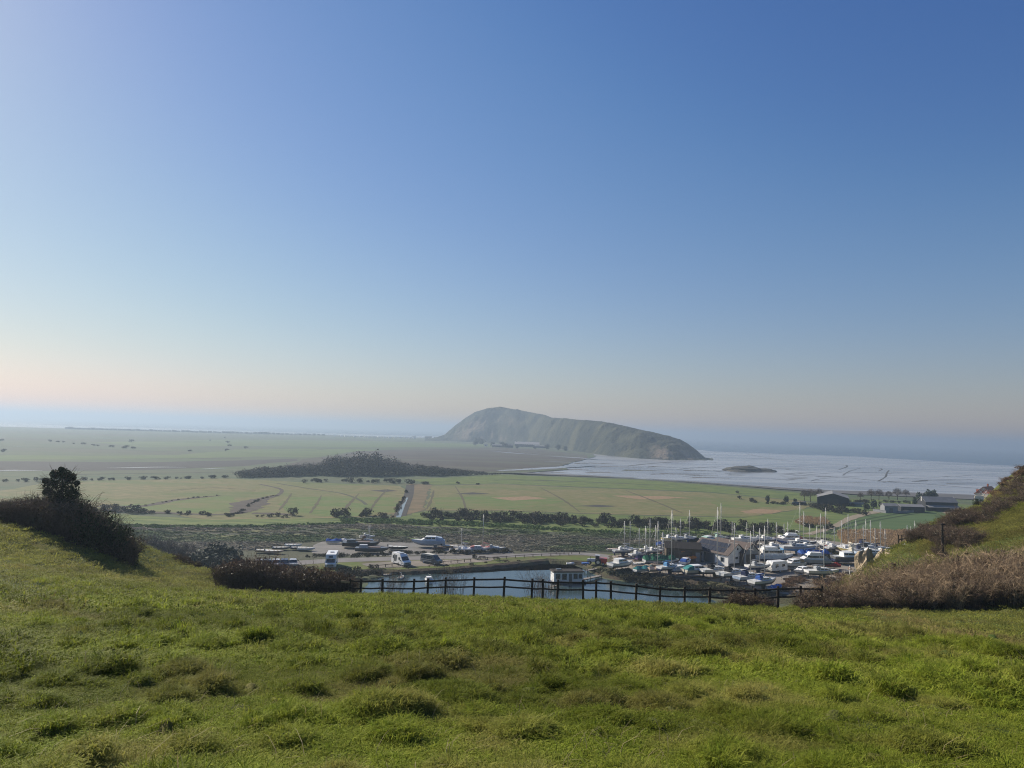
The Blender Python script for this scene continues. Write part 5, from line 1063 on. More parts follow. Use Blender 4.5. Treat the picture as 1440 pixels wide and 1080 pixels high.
boat('white motor boat with a pink canopy in the crowded berth', 673, 776, 5.0, 5, 'motor', 'white', 'grey', 'pink', z=.3, lift=.1, group=LR)
boat('pink-covered boat in the crowded berth', 680, 774, 4.6, 175, 'cover', 'white', 'white', 'pink', 722, z=.3, lift=.1, group=LR)
boat('grey yacht at the right end of the crowded berth', 695, 775, 5.6, 0, 'yacht', 'grey', 'grey', 'grey', z=.3, lift=.1, group=LR)
boat('blue-grey dinghy at the front of the crowded berth', 653, 778, 3.2, 160, 'open', 'ltblue', 'navy', 'blue', z=.3, lift=.05, group=LR)
boat('small white tender at the right tip of the moorings', 713, 775, 2.6, 30, 'open', 'white', 'white', 'black', z=.3, lift=.1, group=LR)
for px, py, c, lb in ((372, 777, 'tan', 'upturned tan boat on the far left bank of the moorings'), (385, 778, 'peach', 'peach-coloured wreck on the far left bank of the moorings'), (395, 773, 'dkgrey', 'dark rotting hull on the far left bank'), (412, 769, 'white', 'pale hull half hidden in the marsh shrubs'), (430, 774, 'white', 'white skiff left of the white motorhome'), (421, 773, 'black', 'black skiff in the scrub left of the motorhome')):
    boat(lb, px, py, 4.2, 8, 'open', c, c, c, z=.2, lift=.05, group='old hulls on the left bank')
# on the pond
boat('small white dinghy with a stub mast moored on the pond', 564, 813, 2.6, 80, 'open', 'white', 'white', 'white', 803, z=.1, lift=-.1, group='boats on the pond')
boat('white cabin boat moored on the pond behind the fence', 603, 818, 4.2, 100, 'motor', 'white', 'white', 'white', z=.1, lift=-.15, group='boats on the pond')
boat('grey inflatable at the left edge of the pond', 544, 809, 1.8, 20, 'open', 'grey', 'grey', 'grey', z=.1, lift=-.05, group='boats on the pond')
# ------------------------------------------------------------------ houseboat, jetties
M_ply = mat('grey_boards', (.30, .28, .25), (.22, .20, .18), .85, 3, .4)
M_dkroof = mat('felt_roof', (.055, .048, .043), (.04, .037, .034), .85, 2, .4)
M_black = pc_('black')
def houseboat():
    p = gp(797, 819, .1); e = empty('houseboat', (p[0], p[1], .1), R(12), 'white houseboat with a dark flat roof and big windows moored on the pond', 'houseboat')
    L, B = 6.4, 2.4
    h = MB(); h.prism([(-3.3, .05), (-3.2, -.4), (2.9, -.4), (3.5, .25), (3.3, .32), (-3.3, .32)], B + .3); h.build('hull', pc_('navy'), e)
    c = MB(); c.box((0, 0, 1.27), (L - .6, B, 1.9)); c = c.build('cabin', pc_('white'), e)
    rf = MB(); rf.prism([(-3.15, 2.222), (3.15, 2.222), (3.0, 2.40), (-3.0, 2.46)], B + .4, .92); rf = rf.build('roof', M_dkroof, e)
    MB().box((-1.6, .2, 2.55), (1.0, .8, .18)).build('roof_box', pc_('dkgrey'), rf)
    for x, w, z0, hh in ((-2.1, .8, 1.42, .95), (-.85, .85, 1.36, 1.05), (1.35, .75, 1.42, .9), (2.3, .6, 1.42, .8)):
        f = MB(); f.box((x, -B / 2 - .015, z0), (w + .14, .03, hh + .14)); f = f.build('window', pc_('grey'), e); MB().box((x, -B / 2 - .04, z0), (w, .03, hh)).build('pane', M_glass, f)
    MB().box((.35, -B / 2 - .03, 1.15), (.62, .05, 1.6)).build('door', pc_('dkgrey'), e); MB().box((-2.73, .1, 1.4), (.06, 1.5, .9)).build('end_window', M_glass, e)
    MB().box((3.0, 0, .40), (.9, B, .06)).build('fore_deck', M_ply, e)
    e.scale = (1.12, 1.12, 1.08); return p
houseboat()
def jetty(a, b, w, lb):
    A, B = yp(*a, .5), yp(*b, .5); d = B - A; L = np.linalg.norm(d[:2]); e = empty('jetty', (A[0], A[1], 0), math.atan2(d[1], d[0]), lb, 'jetty', 'jetties on the pond')
    n = max(6, int(L / .35))
    for k in range(n): MB().box(((k + .5) * L / n, 0, .62), (L / n * .86, w, .06)).build('plank', M_ply, e)
    for s in (1, -1): MB().box((L / 2, s * w * .4, .52), (L, .1, .14)).build('beam', M_fence, e)
    for x in (.1, L / 2, L - .1):
        for s in (1, -1): MB().tube([(x, s * w * .45, -.3), (x, s * w * .45, .95)], .07, 6).build('pile', M_fence, e)
jetty((812, 817), (844, 810), 1.0, 'narrow plank jetty right of the houseboat')
jetty((824, 803), (845, 799), .8, 'short landing stage on the bank above the houseboat')
jetty((773, 826), (782, 824), .8, 'little floating stage at the front corner of the houseboat')
for k, (px, py) in enumerate(((741, 803.5), (744, 805))): 
    q = gp(px, py, .1); o = MB().tube([(0, 0, -.5), (.03, 0, .9)], .06, 6).build('mooring_post', M_fence, None, loc=(q[0], q[1], .1)); tag(o, 'thin mooring post standing in open pond water', 'post', 'mooring posts in the pond')

# ------------------------------------------------------------------ buildings
def wallmat(n, c): return mat(n, c, tuple(x * .82 for x in c), .85, .8, .3, stretch=(1, 1, 2.5), bscale=4, bdist=.03)
M_wh = wallmat('white_boards', (.78, .78, .76)); M_br = wallmat('brown_boards', (.11, .09, .07)); M_dkw = wallmat('dark_boards', (.045, .048, .055)); M_gy = wallmat('grey_sheet', (.25, .26, .27)); M_crm = wallmat('cream_render', (.66, .58, .46))
M_tile = mat('red_tile', (.40, .12, .055), (.30, .09, .045), .85, 2, .5); M_brtile = mat('brown_sheet_roof', (.085, .058, .048), (.062, .046, .040), .8, 1.5, .4); M_gyroof = mat('grey_sheet_roof', (.20, .20, .20), (.15, .15, .15), .8, .4, .3); M_paleroof = mat('pale_sheet_roof', (.50, .46, .42), (.42, .39, .36), .75, .1, .2)
M_solar = mat('solar_cell', (.010, .014, .026), (.014, .019, .034), .4, 3, spec=.3)
def shed(name, label, loc, rz, L, Wd, eave, ridge, wall, roof, cat='building', group=None, over=.3, gable=None):
    """gabled building: ridge along local X, origin at the middle of the near end (x=0), gable wall there"""
    e = empty(name, loc, rz, label, cat, group)
    w = MB(); w.add([(0, -Wd / 2, 0), (L, -Wd / 2, 0), (L, Wd / 2, 0), (0, Wd / 2, 0), (0, -Wd / 2, eave), (L, -Wd / 2, eave), (L, Wd / 2, eave), (0, Wd / 2, eave)], [(0, 1, 5, 4), (2, 3, 7, 6)]); w.build('side_wall', wall, e)
    for x, s in ((0, 1), (L, -1)):
        g = MB(); g.add([(x, -Wd / 2, 0), (x, Wd / 2, 0), (x, Wd / 2, eave), (x, 0, ridge), (x, -Wd / 2, eave)], [(0, 4, 3, 2, 1) if s > 0 else (0, 1, 2, 3, 4)]); g.build('gable_wall', gable or wall, e)
    rs = []
    for s in (1, -1):
        sl = math.hypot(Wd / 2, ridge - eave); ny, nz = s * (ridge - eave) / sl, (Wd / 2) / sl; t = .12
        a = np.array([0, s * (Wd / 2 + over * .8), eave - over * .8 * (ridge - eave) / (Wd / 2) + .03]); b = np.array([0, 0, ridge + .03])
        up = np.array([0, ny, nz]) * t; V = [a + (-over, 0, 0), a + (L + over, 0, 0), b + (L + over, 0, 0), b + (-over, 0, 0)]; V = V + [v + up for v in V]
        r = MB(); r.add(V, [(0, 3, 2, 1), (4, 5, 6, 7), (0, 1, 5, 4), (1, 2, 6, 5), (2, 3, 7, 6), (3, 0, 4, 7)]); rs.append(r.build('roof_slope', roof, e))
    return e, rs
def opening(e, x, y, w, z0, h, m, nm='door', side='gable', Wd=0, frame=None):
    """door or window on the near gable (x=0, y) or on the -Y side wall (at x)"""
    def b(d, g): 
        q = MB(); q.box((-d, y, z0 + h / 2), (.06, w + g, h + g)) if side == 'gable' else q.box((x, -Wd / 2 - d, z0 + h / 2), (w + g, .06, h + g)); return q
    if frame: f = b(.02, .22).build(nm, frame, e); return b(.06, 0).build('pane', m, f)
    return b(.03, 0).build(nm, m, e)
ax = math.atan2(.86, -.51)
p = yp(1037, 795.5); e, rs = shed('boat_shed', 'white gabled boat shed with solar panels on its brown roof', (p[0], p[1], YZ), ax, 11.5, 6.6, 2.7, 5.1, M_wh, M_brtile, over=.35)
# the visible long side is local +Y or -Y: the one facing the camera
sd_ = 1 if (Euler((0, 0, ax)).to_matrix() @ Vector((0, 1, 0))).y < 0 else -1
def onside(e, x, w, z0, h, m, nm, Wd, d=.05, parent=None): return MB().box((x, sd_ * (Wd / 2 + d), z0 + h / 2), (w, .07, h)).build(nm, m, parent or e)
onside(e, 8.6, 1.0, .05, 2.3, pc_('white'), 'door', 6.6); onside(e, 5.9, 3.4, .05, 2.3, pc_('dkgrey'), 'sliding_door', 6.6); w_ = onside(e, 1.8, 1.0, .9, 1.1, pc_('grey'), 'window', 6.6); onside(e, 1.8, .8, 1.0, .9, M_glass, 'pane', 6.6, .09, w_); w_ = onside(e, 8.6, .55, 1.35, .7, pc_('grey'), 'window', 6.6, .10); onside(e, 8.6, .45, 1.4, .6, M_glass, 'pane', 6.6, .14, w_)
for x, y in ((-.06, sd_ * 3.25), (-.06, -sd_ * 3.25)): MB().box((x, y, 1.4), (.22, .26, 2.8)).build('corner_post', pc_('white'), e)
MB().box((-.05, -sd_ * 1.7, 1.15), (.08, 2.2, 2.2)).build('double_door', pc_('dkgrey'), e); MB().box((-.05, sd_ * 1.1, .35), (.08, 3.4, .6)).build('plinth_panel', pc_('black'), e); w_ = MB().box((-.05, 0.3 * sd_, 1.9), (.06, .8, .5)).build('window', M_glass, e); w_ = MB().box((-.05, 0, 4.0), (.06, .4, .5)).build('vent', M_glass, e)
for k in range(7):
    for j in range(2):
        sl = math.hypot(3.3, 2.4); cy_, cz = sd_ * (2.45 - 1.35 * j), 5.1 + .19 - (2.45 - 1.35 * j) * 2.4 / 3.3
        q = MB(); q.box((0, 0, 0), (1.28, 1.55, .06)); q = q.build('solar_panel', M_solar, e, loc=(2.2 + 1.36 * k, cy_, cz)); q.rotation_euler = (-sd_ * math.atan2(2.4, 3.3), 0, 0)
p2 = yp(1060, 797); e2, _ = shed('boat_shed', 'dark open-fronted boat shed right of the white gable', (p2[0], p2[1] + 1.5, YZ), ax, 11, 5.6, 3.1, 5.2, M_br, M_brtile, gable=M_gy)
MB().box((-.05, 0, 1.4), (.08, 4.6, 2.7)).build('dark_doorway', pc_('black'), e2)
for y in (-2.5, 2.5): MB().box((-.12, y, 1.5), (.2, .2, 3.0)).build('door_post', pc_('grey'), e2)
p3 = yp(962, 789.5); e3, _ = shed('timber_shed', 'weathered brown timber shed with an open dark front', (p3[0] + 4.2, p3[1] + 1.5, YZ), math.pi - .12, 8.4, 5, 3.2, 4.4, M_br, M_dkroof)
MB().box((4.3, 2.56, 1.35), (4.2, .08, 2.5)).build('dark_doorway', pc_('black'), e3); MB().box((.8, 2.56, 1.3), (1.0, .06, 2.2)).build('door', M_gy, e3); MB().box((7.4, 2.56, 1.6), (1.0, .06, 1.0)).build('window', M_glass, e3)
boat('orange inflatable boat on a rack in front of the timber shed', 966, 789.5, 3.4, 5, 'open', 'orange', 'orange', 'orange', lift=2.0, group=MR)
boat('orange upturned canoe lower on the rack by the timber shed', 972, 791, 2.6, 5, 'cover', 'orange', 'orange', 'orange', lift=.9, group=MR)
q = yp(928, 790); e_ = empty('netting_fence', (q[0], q[1], YZ), R(10), 'green netting screen left of the timber shed', 'fence')
for k in range(4): MB().box((-2.4 + 1.6 * k, 0, .8), (1.5, .04, 1.4)).build('panel', M_canvas('green'), e_); MB().box((-3.2 + 1.6 * k, 0, .85), (.08, .08, 1.7)).build('post', M_fence, e_)
# farm on the right
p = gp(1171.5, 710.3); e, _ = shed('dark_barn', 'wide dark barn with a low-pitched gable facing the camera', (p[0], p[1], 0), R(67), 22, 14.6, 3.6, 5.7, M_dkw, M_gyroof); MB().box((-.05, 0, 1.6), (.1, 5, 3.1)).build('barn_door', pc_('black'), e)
p = gp(1328, 720); e, _ = shed('long_barn', 'long dark barn side-on with a grey ridge roof near the hill', (p[0] + 8, p[1] + 6, 0), R(180), 15.4, 7, 4.4, 6.6, M_dkw, M_gyroof)
le = MB(); le.add([(0, 3.55, 2.9), (15.4, 3.55, 2.9), (15.4, 6.5, 2.1), (0, 6.5, 2.1), (0, 3.55, 2.75), (15.4, 3.55, 2.75), (15.4, 6.5, 1.95), (0, 6.5, 1.95)], [(3, 2, 1, 0), (4, 5, 6, 7), (0, 1, 5, 4), (1, 2, 6, 5), (2, 3, 7, 6), (3, 0, 4, 7)]); le.build('lean_to_roof', M_gyroof, e)
MB().box((.6, 6.45, 1.0), (.18, .18, 2.0)).build('white_post', pc_('white'), e); MB().box((3.2, 6.55, 1.6), (5, .06, .35)).build('white_fascia', pc_('white'), e)
for x in (-.1, 15.5): MB().box((x, 0, 5.6), (.12, .5, 2.4)).build('gable_cap', pc_('white'), e)
p = gp(1255, 722); e, _ = shed('grey_shed', 'small pale grey shed in the middle of the farm', (p[0] - 3, p[1] + 3, 0), 0, 6, 4, 3.2, 4.2, M_gy, M_gyroof); MB().box((3.0, -2.03, 1.2), (1.6, .06, 2.2)).build('door', pc_('dkgrey'), e)
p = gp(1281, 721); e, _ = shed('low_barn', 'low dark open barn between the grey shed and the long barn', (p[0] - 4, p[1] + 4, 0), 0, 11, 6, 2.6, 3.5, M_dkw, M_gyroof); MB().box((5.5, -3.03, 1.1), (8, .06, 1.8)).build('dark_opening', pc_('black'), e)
for a, b, h, lb in (((1192, 709.5), (1216, 709.5), 1.1, 'pale low wall right of the dark barn'), ((1228, 719.5), (1246, 722), 1.2, 'pale low wall left of the grey shed'), ((1114, 710), (1133, 709), 1.3, 'pale low wall left of the dark barn'), ((1262, 722), (1300, 720), .9, 'long pale low wall in front of the low barn')):
    A, B = gp(*a), gp(*b); d = B - A; L = np.linalg.norm(d); e = empty('low_wall', A, math.atan2(d[1], d[0]), lb, 'wall', 'low walls around the farm'); MB().box((L / 2, 0, h / 2), (L, .3, h)).build('wall', M_gy, e); MB().box((L / 2, 0, h + .06), (L + .1, .42, .12)).build('coping', M_gy, e)
# red-roofed house behind the hill
p = at(1394, 704, 405); e, rs = shed('red_roofed_house', 'cream half-timbered house with a red tiled roof peeping over the hill', (p[0] - 4.4, p[1], p[2] - 3), R(38), 12, 8.6, 6.6, 10.6, M_crm, M_tile, over=.6)
for y in (-2.2, 0, 2.2): MB().box((-.06, y, 8.0), (.10, .22, 2.6 if y else 4.4)).build('timber', pc_('white'), e)
for y, s in ((-1.2, 1), (1.2, 1), (-1.2, -1), (1.2, -1)): 
    t_ = MB(); t_.box((0, 0, 0), (.10, .2, 2.8)); t_ = t_.build('timber', pc_('white'), e, loc=(-.07, y, 7.7)); t_.rotation_euler = (s * .7, 0, 0)
MB().box((-.08, 0, 7.9), (.06, 7.2, 2.2)).build('tile_hanging', M_tile, e)
for y in (-2.2, 2.2): w_ = MB().box((-.05, y, 4.6), (.08, 1.6, 1.5)).build('window', pc_('white'), e); MB().box((-.10, y, 4.6), (.04, 1.3, 1.2)).build('pane', M_glass, w_)
for x in (2.5, 6, 9.5): w_ = MB().box((x, -4.34, 4.5), (1.5, .08, 1.5)).build('window', pc_('white'), e); MB().box((x, -4.39, 4.5), (1.2, .04, 1.2)).build('pane', M_glass, w_)
MB().box((8, .4, 10.9), (.9, .7, 2.4)).build('chimney', M_tile, e)
w_ = at(1377, 698, 402); o = empty('garden_wall', w_ + (0, 0, -3), 0, 'pale garden wall left of the red-roofed house', 'wall'); MB().box((0, 0, 1.6), (5, .3, 3.2)).build('wall', M_crm, o)
# coast: holiday caravans along the sea wall, houses and farm below the headland
def caravan_mesh():
    b = MB(); b.prism([(-5.4, .4), (5.4, .4), (5.5, 3.3), (4.9, 4.2), (-4.9, 4.2), (-5.5, 3.3)], 4.2); b.box((-3, 0, .2), (.5, 4, .4)); b.box((3, 0, .2), (.5, 4, .4)); return b.mesh('static_caravan', mat('caravan_shell', (.17, .18, .18), (.12, .13, .13), .7, .1, rnd=.25))
cm = caravan_mesh(); sh = [(0, 599.8), (95, 602.5), (200, 605.3), (300, 608), (460, 611.8), (590, 615.3)]
for k in range(57):
    px = 98 + 362 * (k + .15 * rng.random()) / 57; g_ = gp(px, np.interp(px, *zip(*sh)) + .9); o = link('static_caravan', cm, None, (g_[0], g_[1], 0), .25 + .1 * rng.normal(), (.9 + .2 * rng.random(), 1, .95 + .5 * rng.random())); tag(o, 'grey holiday caravan in the long line along the sea wall', 'caravan', 'holiday caravans along the sea wall')
b = MB(); b.prism([(-12, 0), (12, 0), (12, 4.5), (0, 7), (-12, 4.5)], 9); g_ = gp(99, 603.4); tag(b.build('club_house', M_gy, None, loc=(g_[0], g_[1], 0)), 'long grey hall at the left end of the caravan line', 'building')
b = MB(); b.prism([(-14, 0), (14, 0), (14, 4), (12, 6.5), (-12, 6.5), (-14, 4)], 9); g_ = gp(371, 610.4); tag(b.build('club_house', M_dkw, None, loc=(g_[0], g_[1], 0)), 'long dark hall breaking the caravan line near its right end', 'building')
wm = MB(); wm.prism([(-4, .4), (4, .4), (4.1, 2.6), (3.6, 3.4), (-3.6, 3.4), (-4.1, 2.6)], 3.4); wm = wm.mesh('touring_caravan', pc_('white'))
for k, px in enumerate((471, 480, 486, 492, 499, 507, 514, 519, 527, 533, 541, 548, 556, 563, 571, 577, 582)):
    g_ = gp(px, np.interp(px, *zip(*sh)) + 1.4 + .6 * rng.random()); tag(link('touring_caravan', wm, None, (g_[0], g_[1], 0), rng.random() * .8), 'white caravan in the row left of the headland', 'caravan', 'white caravans left of the headland')
for px, py, w, d, ev, rg, wl, rf, lb in ((602, 617, 22, 10, 5, 8, M_dkw, M_gyroof, 'dark hall at the left foot of the headland'), (616, 617.5, 18, 9, 4, 6.5, M_gy, M_gyroof, 'grey building right of the dark hall at the headland foot'), (582, 615.6, 11, 8, 4, 6.5, pc_('white'), M_paleroof, 'white house left of the dark hall on the coast'), (602.5, 618, 4, 4, 3, 4.5, pc_('white'), M_paleroof, 'tiny white hut in front of the dark hall'), (645.5, 619.5, 9, 8, 5, 7.5, pc_('white'), M_paleroof, 'bright white house alone at the foot of the cliff'), (683, 627.6, 7, 6, 3.4, 5, pc_('white'), M_gyroof, 'small white cottage left of the farm under the headland'),
                                   (741, 628.6, 52, 18, 5.5, 10.5, M_dkw, M_paleroof, 'long barn with a pale roof under the headland'), (760, 630.0, 26, 10, 3.4, 5.0, M_dkw, M_gyroof, 'low dark shed right of the pale-roofed barn'), (700, 629, 22, 10, 3.6, 6, M_dkw, M_gyroof, 'dark farm shed left of the pale-roofed barn'), (716, 629.6, 16, 9, 4.5, 7.5, M_dkw, M_gyroof, 'tall dark farmhouse next to the pale-roofed barn'), (873, 637, 12, 7, 4, 7.5, M_gy, M_brtile, 'lone brown-roofed house under the middle of the headland')):
    g_ = gp(px, py); e, _ = shed('coast_building', lb, (g_[0] - w / 2, g_[1] + d / 2, 0), 0, w, d, ev, rg, wl, rf)
    for k in range(max(1, int(w / 7))): MB().box(((k + .5) * w / max(1, int(w / 7)), -d / 2 - .05, ev * .5), (2.0, .12, 1.6)).build('window', M_glass, e)
for px, py, h in ((612, 618, 8), (628, 619, 9), (636, 619.5, 10), (672, 624, 15), (678, 625, 13), (693, 628, 9), (706, 628.5, 10), (728, 630.5, 7), (770, 631.5, 9), (785, 633, 10), (795, 634, 8), (668, 626, 10), (710, 630, 9), (655, 621, 6), (850, 637, 8), (862, 638.5, 8), (882, 639, 9), (752, 631, 6)):
    g_ = gp(px, py); plant('coast_tree', 'evergreen', g_[0], g_[1], 0, h * 1.1, 1.3, 'dark tree among the buildings below the headland', 'tree', 'trees below the headland', True)

# ------------------------------------------------------------------ vehicles
def wheel(e, x, y, r, w=.22):
    t = MB().cyl((x, y, r), r, w, 16, 'y').build('wheel', M_rub, e); MB().cyl((x, y + (.02 if y > 0 else -.02) + (w / 2 if y > 0 else -w / 2) - (.01 if y > 0 else -.01), r), r * .58, .03, 10, 'y').build('hub', pc_('silver'), t)
def vehicle(nm, label, cat, loc, rz, prof, W_, col, wh, wins, screen, top=.86, extra=None, group=None):
    """local +X is the front"""
    e = empty(nm, loc, rz, label, cat, group); b = MB().prism(prof, W_, top).build('body', pc_(col), e)
    for x in wh:
        for s in (1, -1): wheel(e, x, s * (W_ / 2 - .12), .34)
    for x0, x1, z0, z1 in wins:
        for s in (1, -1):
            kk = 1 + (top - 1) * np.clip((np.array([z0, z1]) - .45 * max(p[1] for p in prof)) / (.55 * max(p[1] for p in prof)), 0, 1); y0, y1 = s * (W_ / 2 * kk[0] + .012), s * (W_ / 2 * kk[1] + .012)
            q = MB(); q.add([(x0, y0, z0), (x1, y0, z0), (x1, y1, z1), (x0, y1, z1)], [(0, 1, 2, 3) if s < 0 else (3, 2, 1, 0)]); q.build('side_window', M_glass, e)
    for (xa, za), (xb, zb), w in screen:
        nx, nz = (zb - za), -(xb - xa); l = math.hypot(nx, nz); nx, nz = nx / l * .015, nz / l * .015
        if nx < 0 and xa > 0: nx, nz = -nx, -nz
        q = MB(); q.add([(xa + nx, -w / 2, za + nz), (xa + nx, w / 2, za + nz), (xb + nx, w / 2 * .94, zb + nz), (xb + nx, -w / 2 * .94, zb + nz)], [(0, 1, 2, 3)]); q.build('windscreen' if xa > 0 else 'rear_window', M_glass, e)
    fx = max(p[0] for p in prof)
    for s in (1, -1): MB().box((fx - .02, s * W_ * .37, .78), (.08, .3, .18)).build('headlight', pc_('silver'), e)
    MB().box((fx, 0, .42), (.10, W_ * .96, .22)).build('bumper', pc_('dkgrey'), e)
    for s in (1, -1): MB().box((fx - 1.35 if len(prof) > 6 else fx - .6, s * (W_ / 2 + .1), 1.25), (.12, .2, .26)).build('wing_mirror', pc_('dkgrey'), e)
    return e
def face(loc, dx, dy): return math.atan2(dy, dx)
p = yp(466, 796.5, 1.0); e = vehicle('motorhome', 'tall white motorhome with an over-cab window facing the camera', 'motorhome', (p[0], p[1], 1.0), R(-82), [(-3.0, .35), (3.0, .35), (3.05, 1.0), (2.5, 1.25), (1.95, 1.95), (2.25, 2.1), (1.95, 2.95), (-2.9, 3.05), (-3.0, 2.9)], 2.25, 'white', (-1.6, 2.1), ((-2.2, -1.0, 1.5, 2.2), (-.3, .6, 1.5, 2.2)), (((2.5, 1.27), (1.97, 1.93), 1.85), ((2.22, 2.25), (2.06, 2.7), .9)), .96)
MB().box((-.6, 0, 3.08), (.8, .8, .10)).build('roof_vent', pc_('grey'), e); MB().box((2.78, 0, 1.02), (.56, 1.2, .05)).build('bonnet_grille', M_black, e); MB().box((3.06, 0, .72), (.04, 1.3, .22)).build('grille', M_black, e)
p = yp(564, 794, 1.0); e = vehicle('camper_van', 'white camper van with a raised roof parked beside the road', 'van', (p[0], p[1], 1.0), R(-50), [(-2.7, .35), (2.6, .35), (2.65, .95), (2.0, 1.2), (1.2, 2.05), (.7, 2.5), (-2.6, 2.55), (-2.7, 2.2)], 2.0, 'white', (-1.6, 1.75), ((-2.2, -1.2, 1.35, 1.95), (.3, 1.1, 1.3, 1.85)), (((1.98, 1.22), (1.24, 2.0), 1.7),), .86)
MB().box((-1.1, -.95, 1.3), (1.2, .06, 1.8)).build('sliding_door', pc_('dkgrey'), e); MB().box((-.4, 0, 2.60), (1.4, 1.2, .14)).build('roof_box', pc_('grey'), e); MB().box((2.66, 0, .72), (.04, 1.1, .2)).build('grille', M_black, e)
p = yp(607, 792.5, 1.0); e = vehicle('people_carrier', 'cream and black striped camper with a dark front', 'van', (p[0], p[1], 1.0), R(-32), [(-2.6, .32), (2.4, .32), (2.45, .95), (1.75, 1.12), (1.0, 1.95), (.6, 2.05), (-2.4, 2.05), (-2.6, 1.6)], 1.85, 'dkgrey', (-1.6, 1.55), ((-2.2, -.9, 1.2, 1.78), (-.7, .7, 1.2, 1.78)), (((1.73, 1.14), (1.03, 1.92), 1.6),), .86)
for zz, hh in ((.65, .18), (1.02, .14), (1.9, .16)): MB().box((-.9, 0, zz), (3.0, 1.90 if zz < 1.5 else 1.64, hh)).build('cream_stripe', pc_('cream'), e)
MB().box((-.6, 0, 2.10), (2.6, 1.3, .10)).build('pale_roof', pc_('cream'), e)
p = yp(1092, 804); e = vehicle('touring_caravan', 'white touring caravan with small dark windows in the boatyard', 'caravan', (p[0], p[1], YZ), R(205), [(-2.4, .5), (2.3, .5), (2.5, 1.3), (2.2, 2.35), (1.9, 2.55), (-2.1, 2.55), (-2.4, 2.2)], 2.05, 'white', (-.1,), ((-1.6, -.7, 1.35, 1.95), (.4, 1.3, 1.35, 1.95)), (((2.44, 1.45), (2.24, 2.15), 1.5),), .95)
MB().tube([(2.4, 0, .5), (3.5, 0, .45)], .05, 5).build('tow_bar', M_steel, e)
CAR = [(-2.0, .3), (2.0, .3), (2.05, .75), (1.2, .92), (.55, 1.42), (-1.2, 1.45), (-1.9, .98), (-2.05, .8)]
def car(label, px, py, rz, col, z=1.0, group=None):
    p = yp(px, py, z); return vehicle('parked_car', label, 'car', (p[0], p[1], z), R(rz), CAR, 1.72, col, (-1.25, 1.25), ((-1.15, -.35, .95, 1.33), (-.2, .65, .95, 1.33)), (((1.18, .94), (.58, 1.40), 1.45), ((-1.85, 1.0), (-1.24, 1.42), 1.4)), .8, group=group)
car('white car parked beside the caravan in the boatyard', 1075, 802, 190, 'white', YZ)
for k, (px, c) in enumerate(((364, 'silver'), (376, 'dkgrey'), (388, 'silver'), (400, 'navy'), (412, 'grey'))): car(['silver car at the left end of the row behind the thicket', 'dark car second from left in the row behind the thicket', 'silver car in the middle of the row behind the thicket', 'navy car second from right in the row behind the thicket', 'grey car at the right end of the row behind the thicket'][k], px, 796.5 - .2 * k, -70, c, 1.0, 'cars parked behind the thicket')
def tractor():
    p = yp(836, 794, 1.0); e = empty('tractor', (p[0], p[1], 1.0), R(168), 'grey and red tractor with big rear wheels parked by the jetty', 'tractor')
    MB().prism([(-.2, .7), (1.7, .6), (1.75, 1.2), (1.4, 1.35), (-.2, 1.4)], .75, .85).build('bonnet', pc_('silver'), e); c = MB().prism([(-1.2, .8), (-.2, .8), (-.25, 2.2), (-1.1, 2.2)], 1.2, .9).build('cab', pc_('dkgrey'), e)
    MB().box((-.68, 0, 2.25), (1.15, 1.25, .10)).build('cab_roof', pc_('silver'), e)
    for s in (1, -1):
        MB().box((-.68, s * .585, 1.7), (.7, .03, .7)).build('window', M_glass, c); t = MB().cyl((-.9, s * .78, .75), .75, .38, 18, 'y').build('rear_wheel', M_rub, e); MB().cyl((-.9, s * .95, .75), .38, .10, 12, 'y').build('hub', pc_('cream'), t)
        t = MB().cyl((1.2, s * .68, .5), .5, .26, 16, 'y').build('front_wheel', M_rub, e); MB().cyl((1.2, s * .79, .5), .26, .08, 10, 'y').build('hub', pc_('cream'), t)
    MB().tube([(1.0, .2, 1.35), (1.0, .2, 2.0)], .05, 6).build('exhaust', M_rub, e)
tractor()
p = yp(847, 794.5, 1.0); e = empty('red_trailer', (p[0], p[1], 1.0), R(172), 'red box trailer parked right behind the tractor', 'trailer'); MB().box((0, 0, 1.05), (2.2, 1.5, 1.2)).build('box', pc_('red'), e); MB().tube([(1.0, 0, .5), (1.8, 0, .5)], .05, 5).build('drawbar', M_steel, e)
for s in (1, -1): wheel(e, -.2, s * .8, .36)
p = yp(823, 795, 1.0); e = empty('blue_trailer', (p[0], p[1], 1.0), R(5), 'low blue trailer left of the tractor', 'trailer'); MB().box((0, 0, .5), (1.6, 1.0, .25)).build('bed', pc_('blue'), e); [wheel(e, 0, s * .6, .25) for s in (1, -1)]
p = yp(802, 794.2, .6); boat('small white dinghy upturned on the bank above the houseboat', 802, 794, 1.9, 10, 'cover', 'white', 'white', 'white', z=.9, lift=.05)
# low log fences and signs along the road
def log_fence(pts, lb, h=.7, n=None, z=1.0):
    P = [yp(*q, z) for q in pts]; e = empty('log_fence', P[0], 0, lb, 'fence', 'low log fences along the road'); o0 = P[0]; n = n or len(P); D_ = np.concatenate([[0], np.cumsum([np.linalg.norm(b - a) for a, b in zip(P, P[1:])])]); Q = [np.array([np.interp(s, D_, [p[i] for p in P]) for i in range(3)]) for s in np.linspace(0, D_[-1], n)]
    for q in Q: MB().tube([(0, 0, -.1), (0, 0, h)], .09, 6).build('post', M_fence, e, loc=q - o0)
    for a, b in zip(Q, Q[1:]): MB().tube([a - o0 + (0, 0, h - .12), b - o0 + (0, 0, h - .12)], .06, 5).build('rail', M_fence, e)
log_fence([(522, 799.5), (545, 797.5), (560, 795.5)], 'low log fence below the white camper van', n=5)
log_fence([(614, 793.5), (640, 792), (662, 790)], 'low log fence right of the striped camper', n=6)
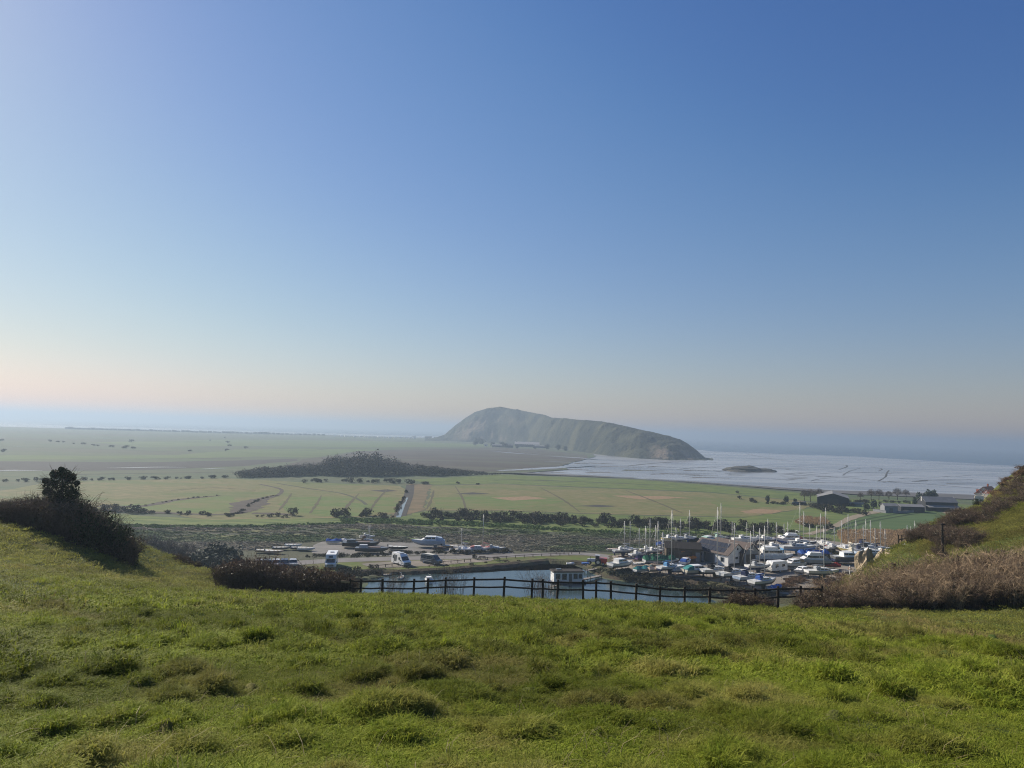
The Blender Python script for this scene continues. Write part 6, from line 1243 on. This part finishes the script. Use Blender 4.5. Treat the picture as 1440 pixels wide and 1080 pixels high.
log_fence([(672, 788), (700, 786.5), (760, 782.5), (800, 781)], 'long low log fence beside the road above the pond', n=11)
log_fence([(782, 779.5), (815, 779)], 'short pale fence on the far side of the road', n=4)
for px, py, lb in ((698, 787.5, 'dark picnic bench on the grass beside the road'), (678, 786.5, 'dark waste bin and bench by the log fence')):
    p = yp(px, py, 1.0); e = empty('picnic_bench', p, R(20), lb, 'bench', 'benches beside the road'); MB().box((0, 0, .72), (1.6, .7, .06)).build('table_top', M_fence, e)
    for s in (1, -1): MB().box((0, s * .65, .44), (1.6, .25, .05)).build('seat', M_fence, e); MB().box((s * .6, 0, .36), (.08, 1.4, .08)).build('cross_bar', M_fence, e)
    for sx in (1, -1):
        for s in (1, -1): MB().tube([(sx * .6, s * .6, 0), (sx * .6, s * .25, .7)], .045, 4).build('leg', M_fence, e)
# a few things standing about the yard
for px, py, h, c, lb in ((1000, 803, 1.1, 'grey', 'grey oil drum on the gravel in front of the shed'), (1042, 806, 1.0, 'dkgrey', 'dark oil drum near the shed double door'), (1020, 804, .9, 'blue', 'blue drum by the shed corner'), (985, 801, 1.0, 'red', 'red drum left of the shed door')):
    p = yp(px, py); o = MB(); o.cyl((0, 0, h / 2), .32, h, 14); o.cyl((0, 0, h * .33), .335, .05, 14); o.cyl((0, 0, h * .66), .335, .05, 14); o = o.build('oil_drum', pc_(c), None, loc=p); tag(o, lb, 'drum', 'drums in the boatyard')
for px, py, w, lb in ((1115, 812, 3.0, 'stack of grey timber in the scrub edge of the yard'), (1192, 806, 2.6, 'stack of planks by the limestone rocks'), (1105, 815, 2.2, 'low stack of planks nearest the fence')):
    p = yp(px, py); e = empty('timber_stack', p, R(15), lb, 'timber', 'timber stacks in the yard')
    for k in range(9): MB().box((.1 * (k % 2), (k % 3 - 1) * .32, .1 + .17 * (k // 3)), (w * (.85 + .15 * rng.random()), .28, .13)).build('plank', M_ply, e)
p = yp(1195, 809); e = empty('marker_post', p, 0, 'white marker post with a life ring at the right of the yard', 'post'); MB().box((0, 0, 1.1), (.14, .14, 2.2)).build('post', pc_('white'), e); q = MB(); t_ = np.linspace(0, 6.2832, 15); q.tube([(.3 * math.cos(a), -.12, 1.5 + .3 * math.sin(a)) for a in t_], .07, 5, False); q.build('life_ring', pc_('orange'), e)
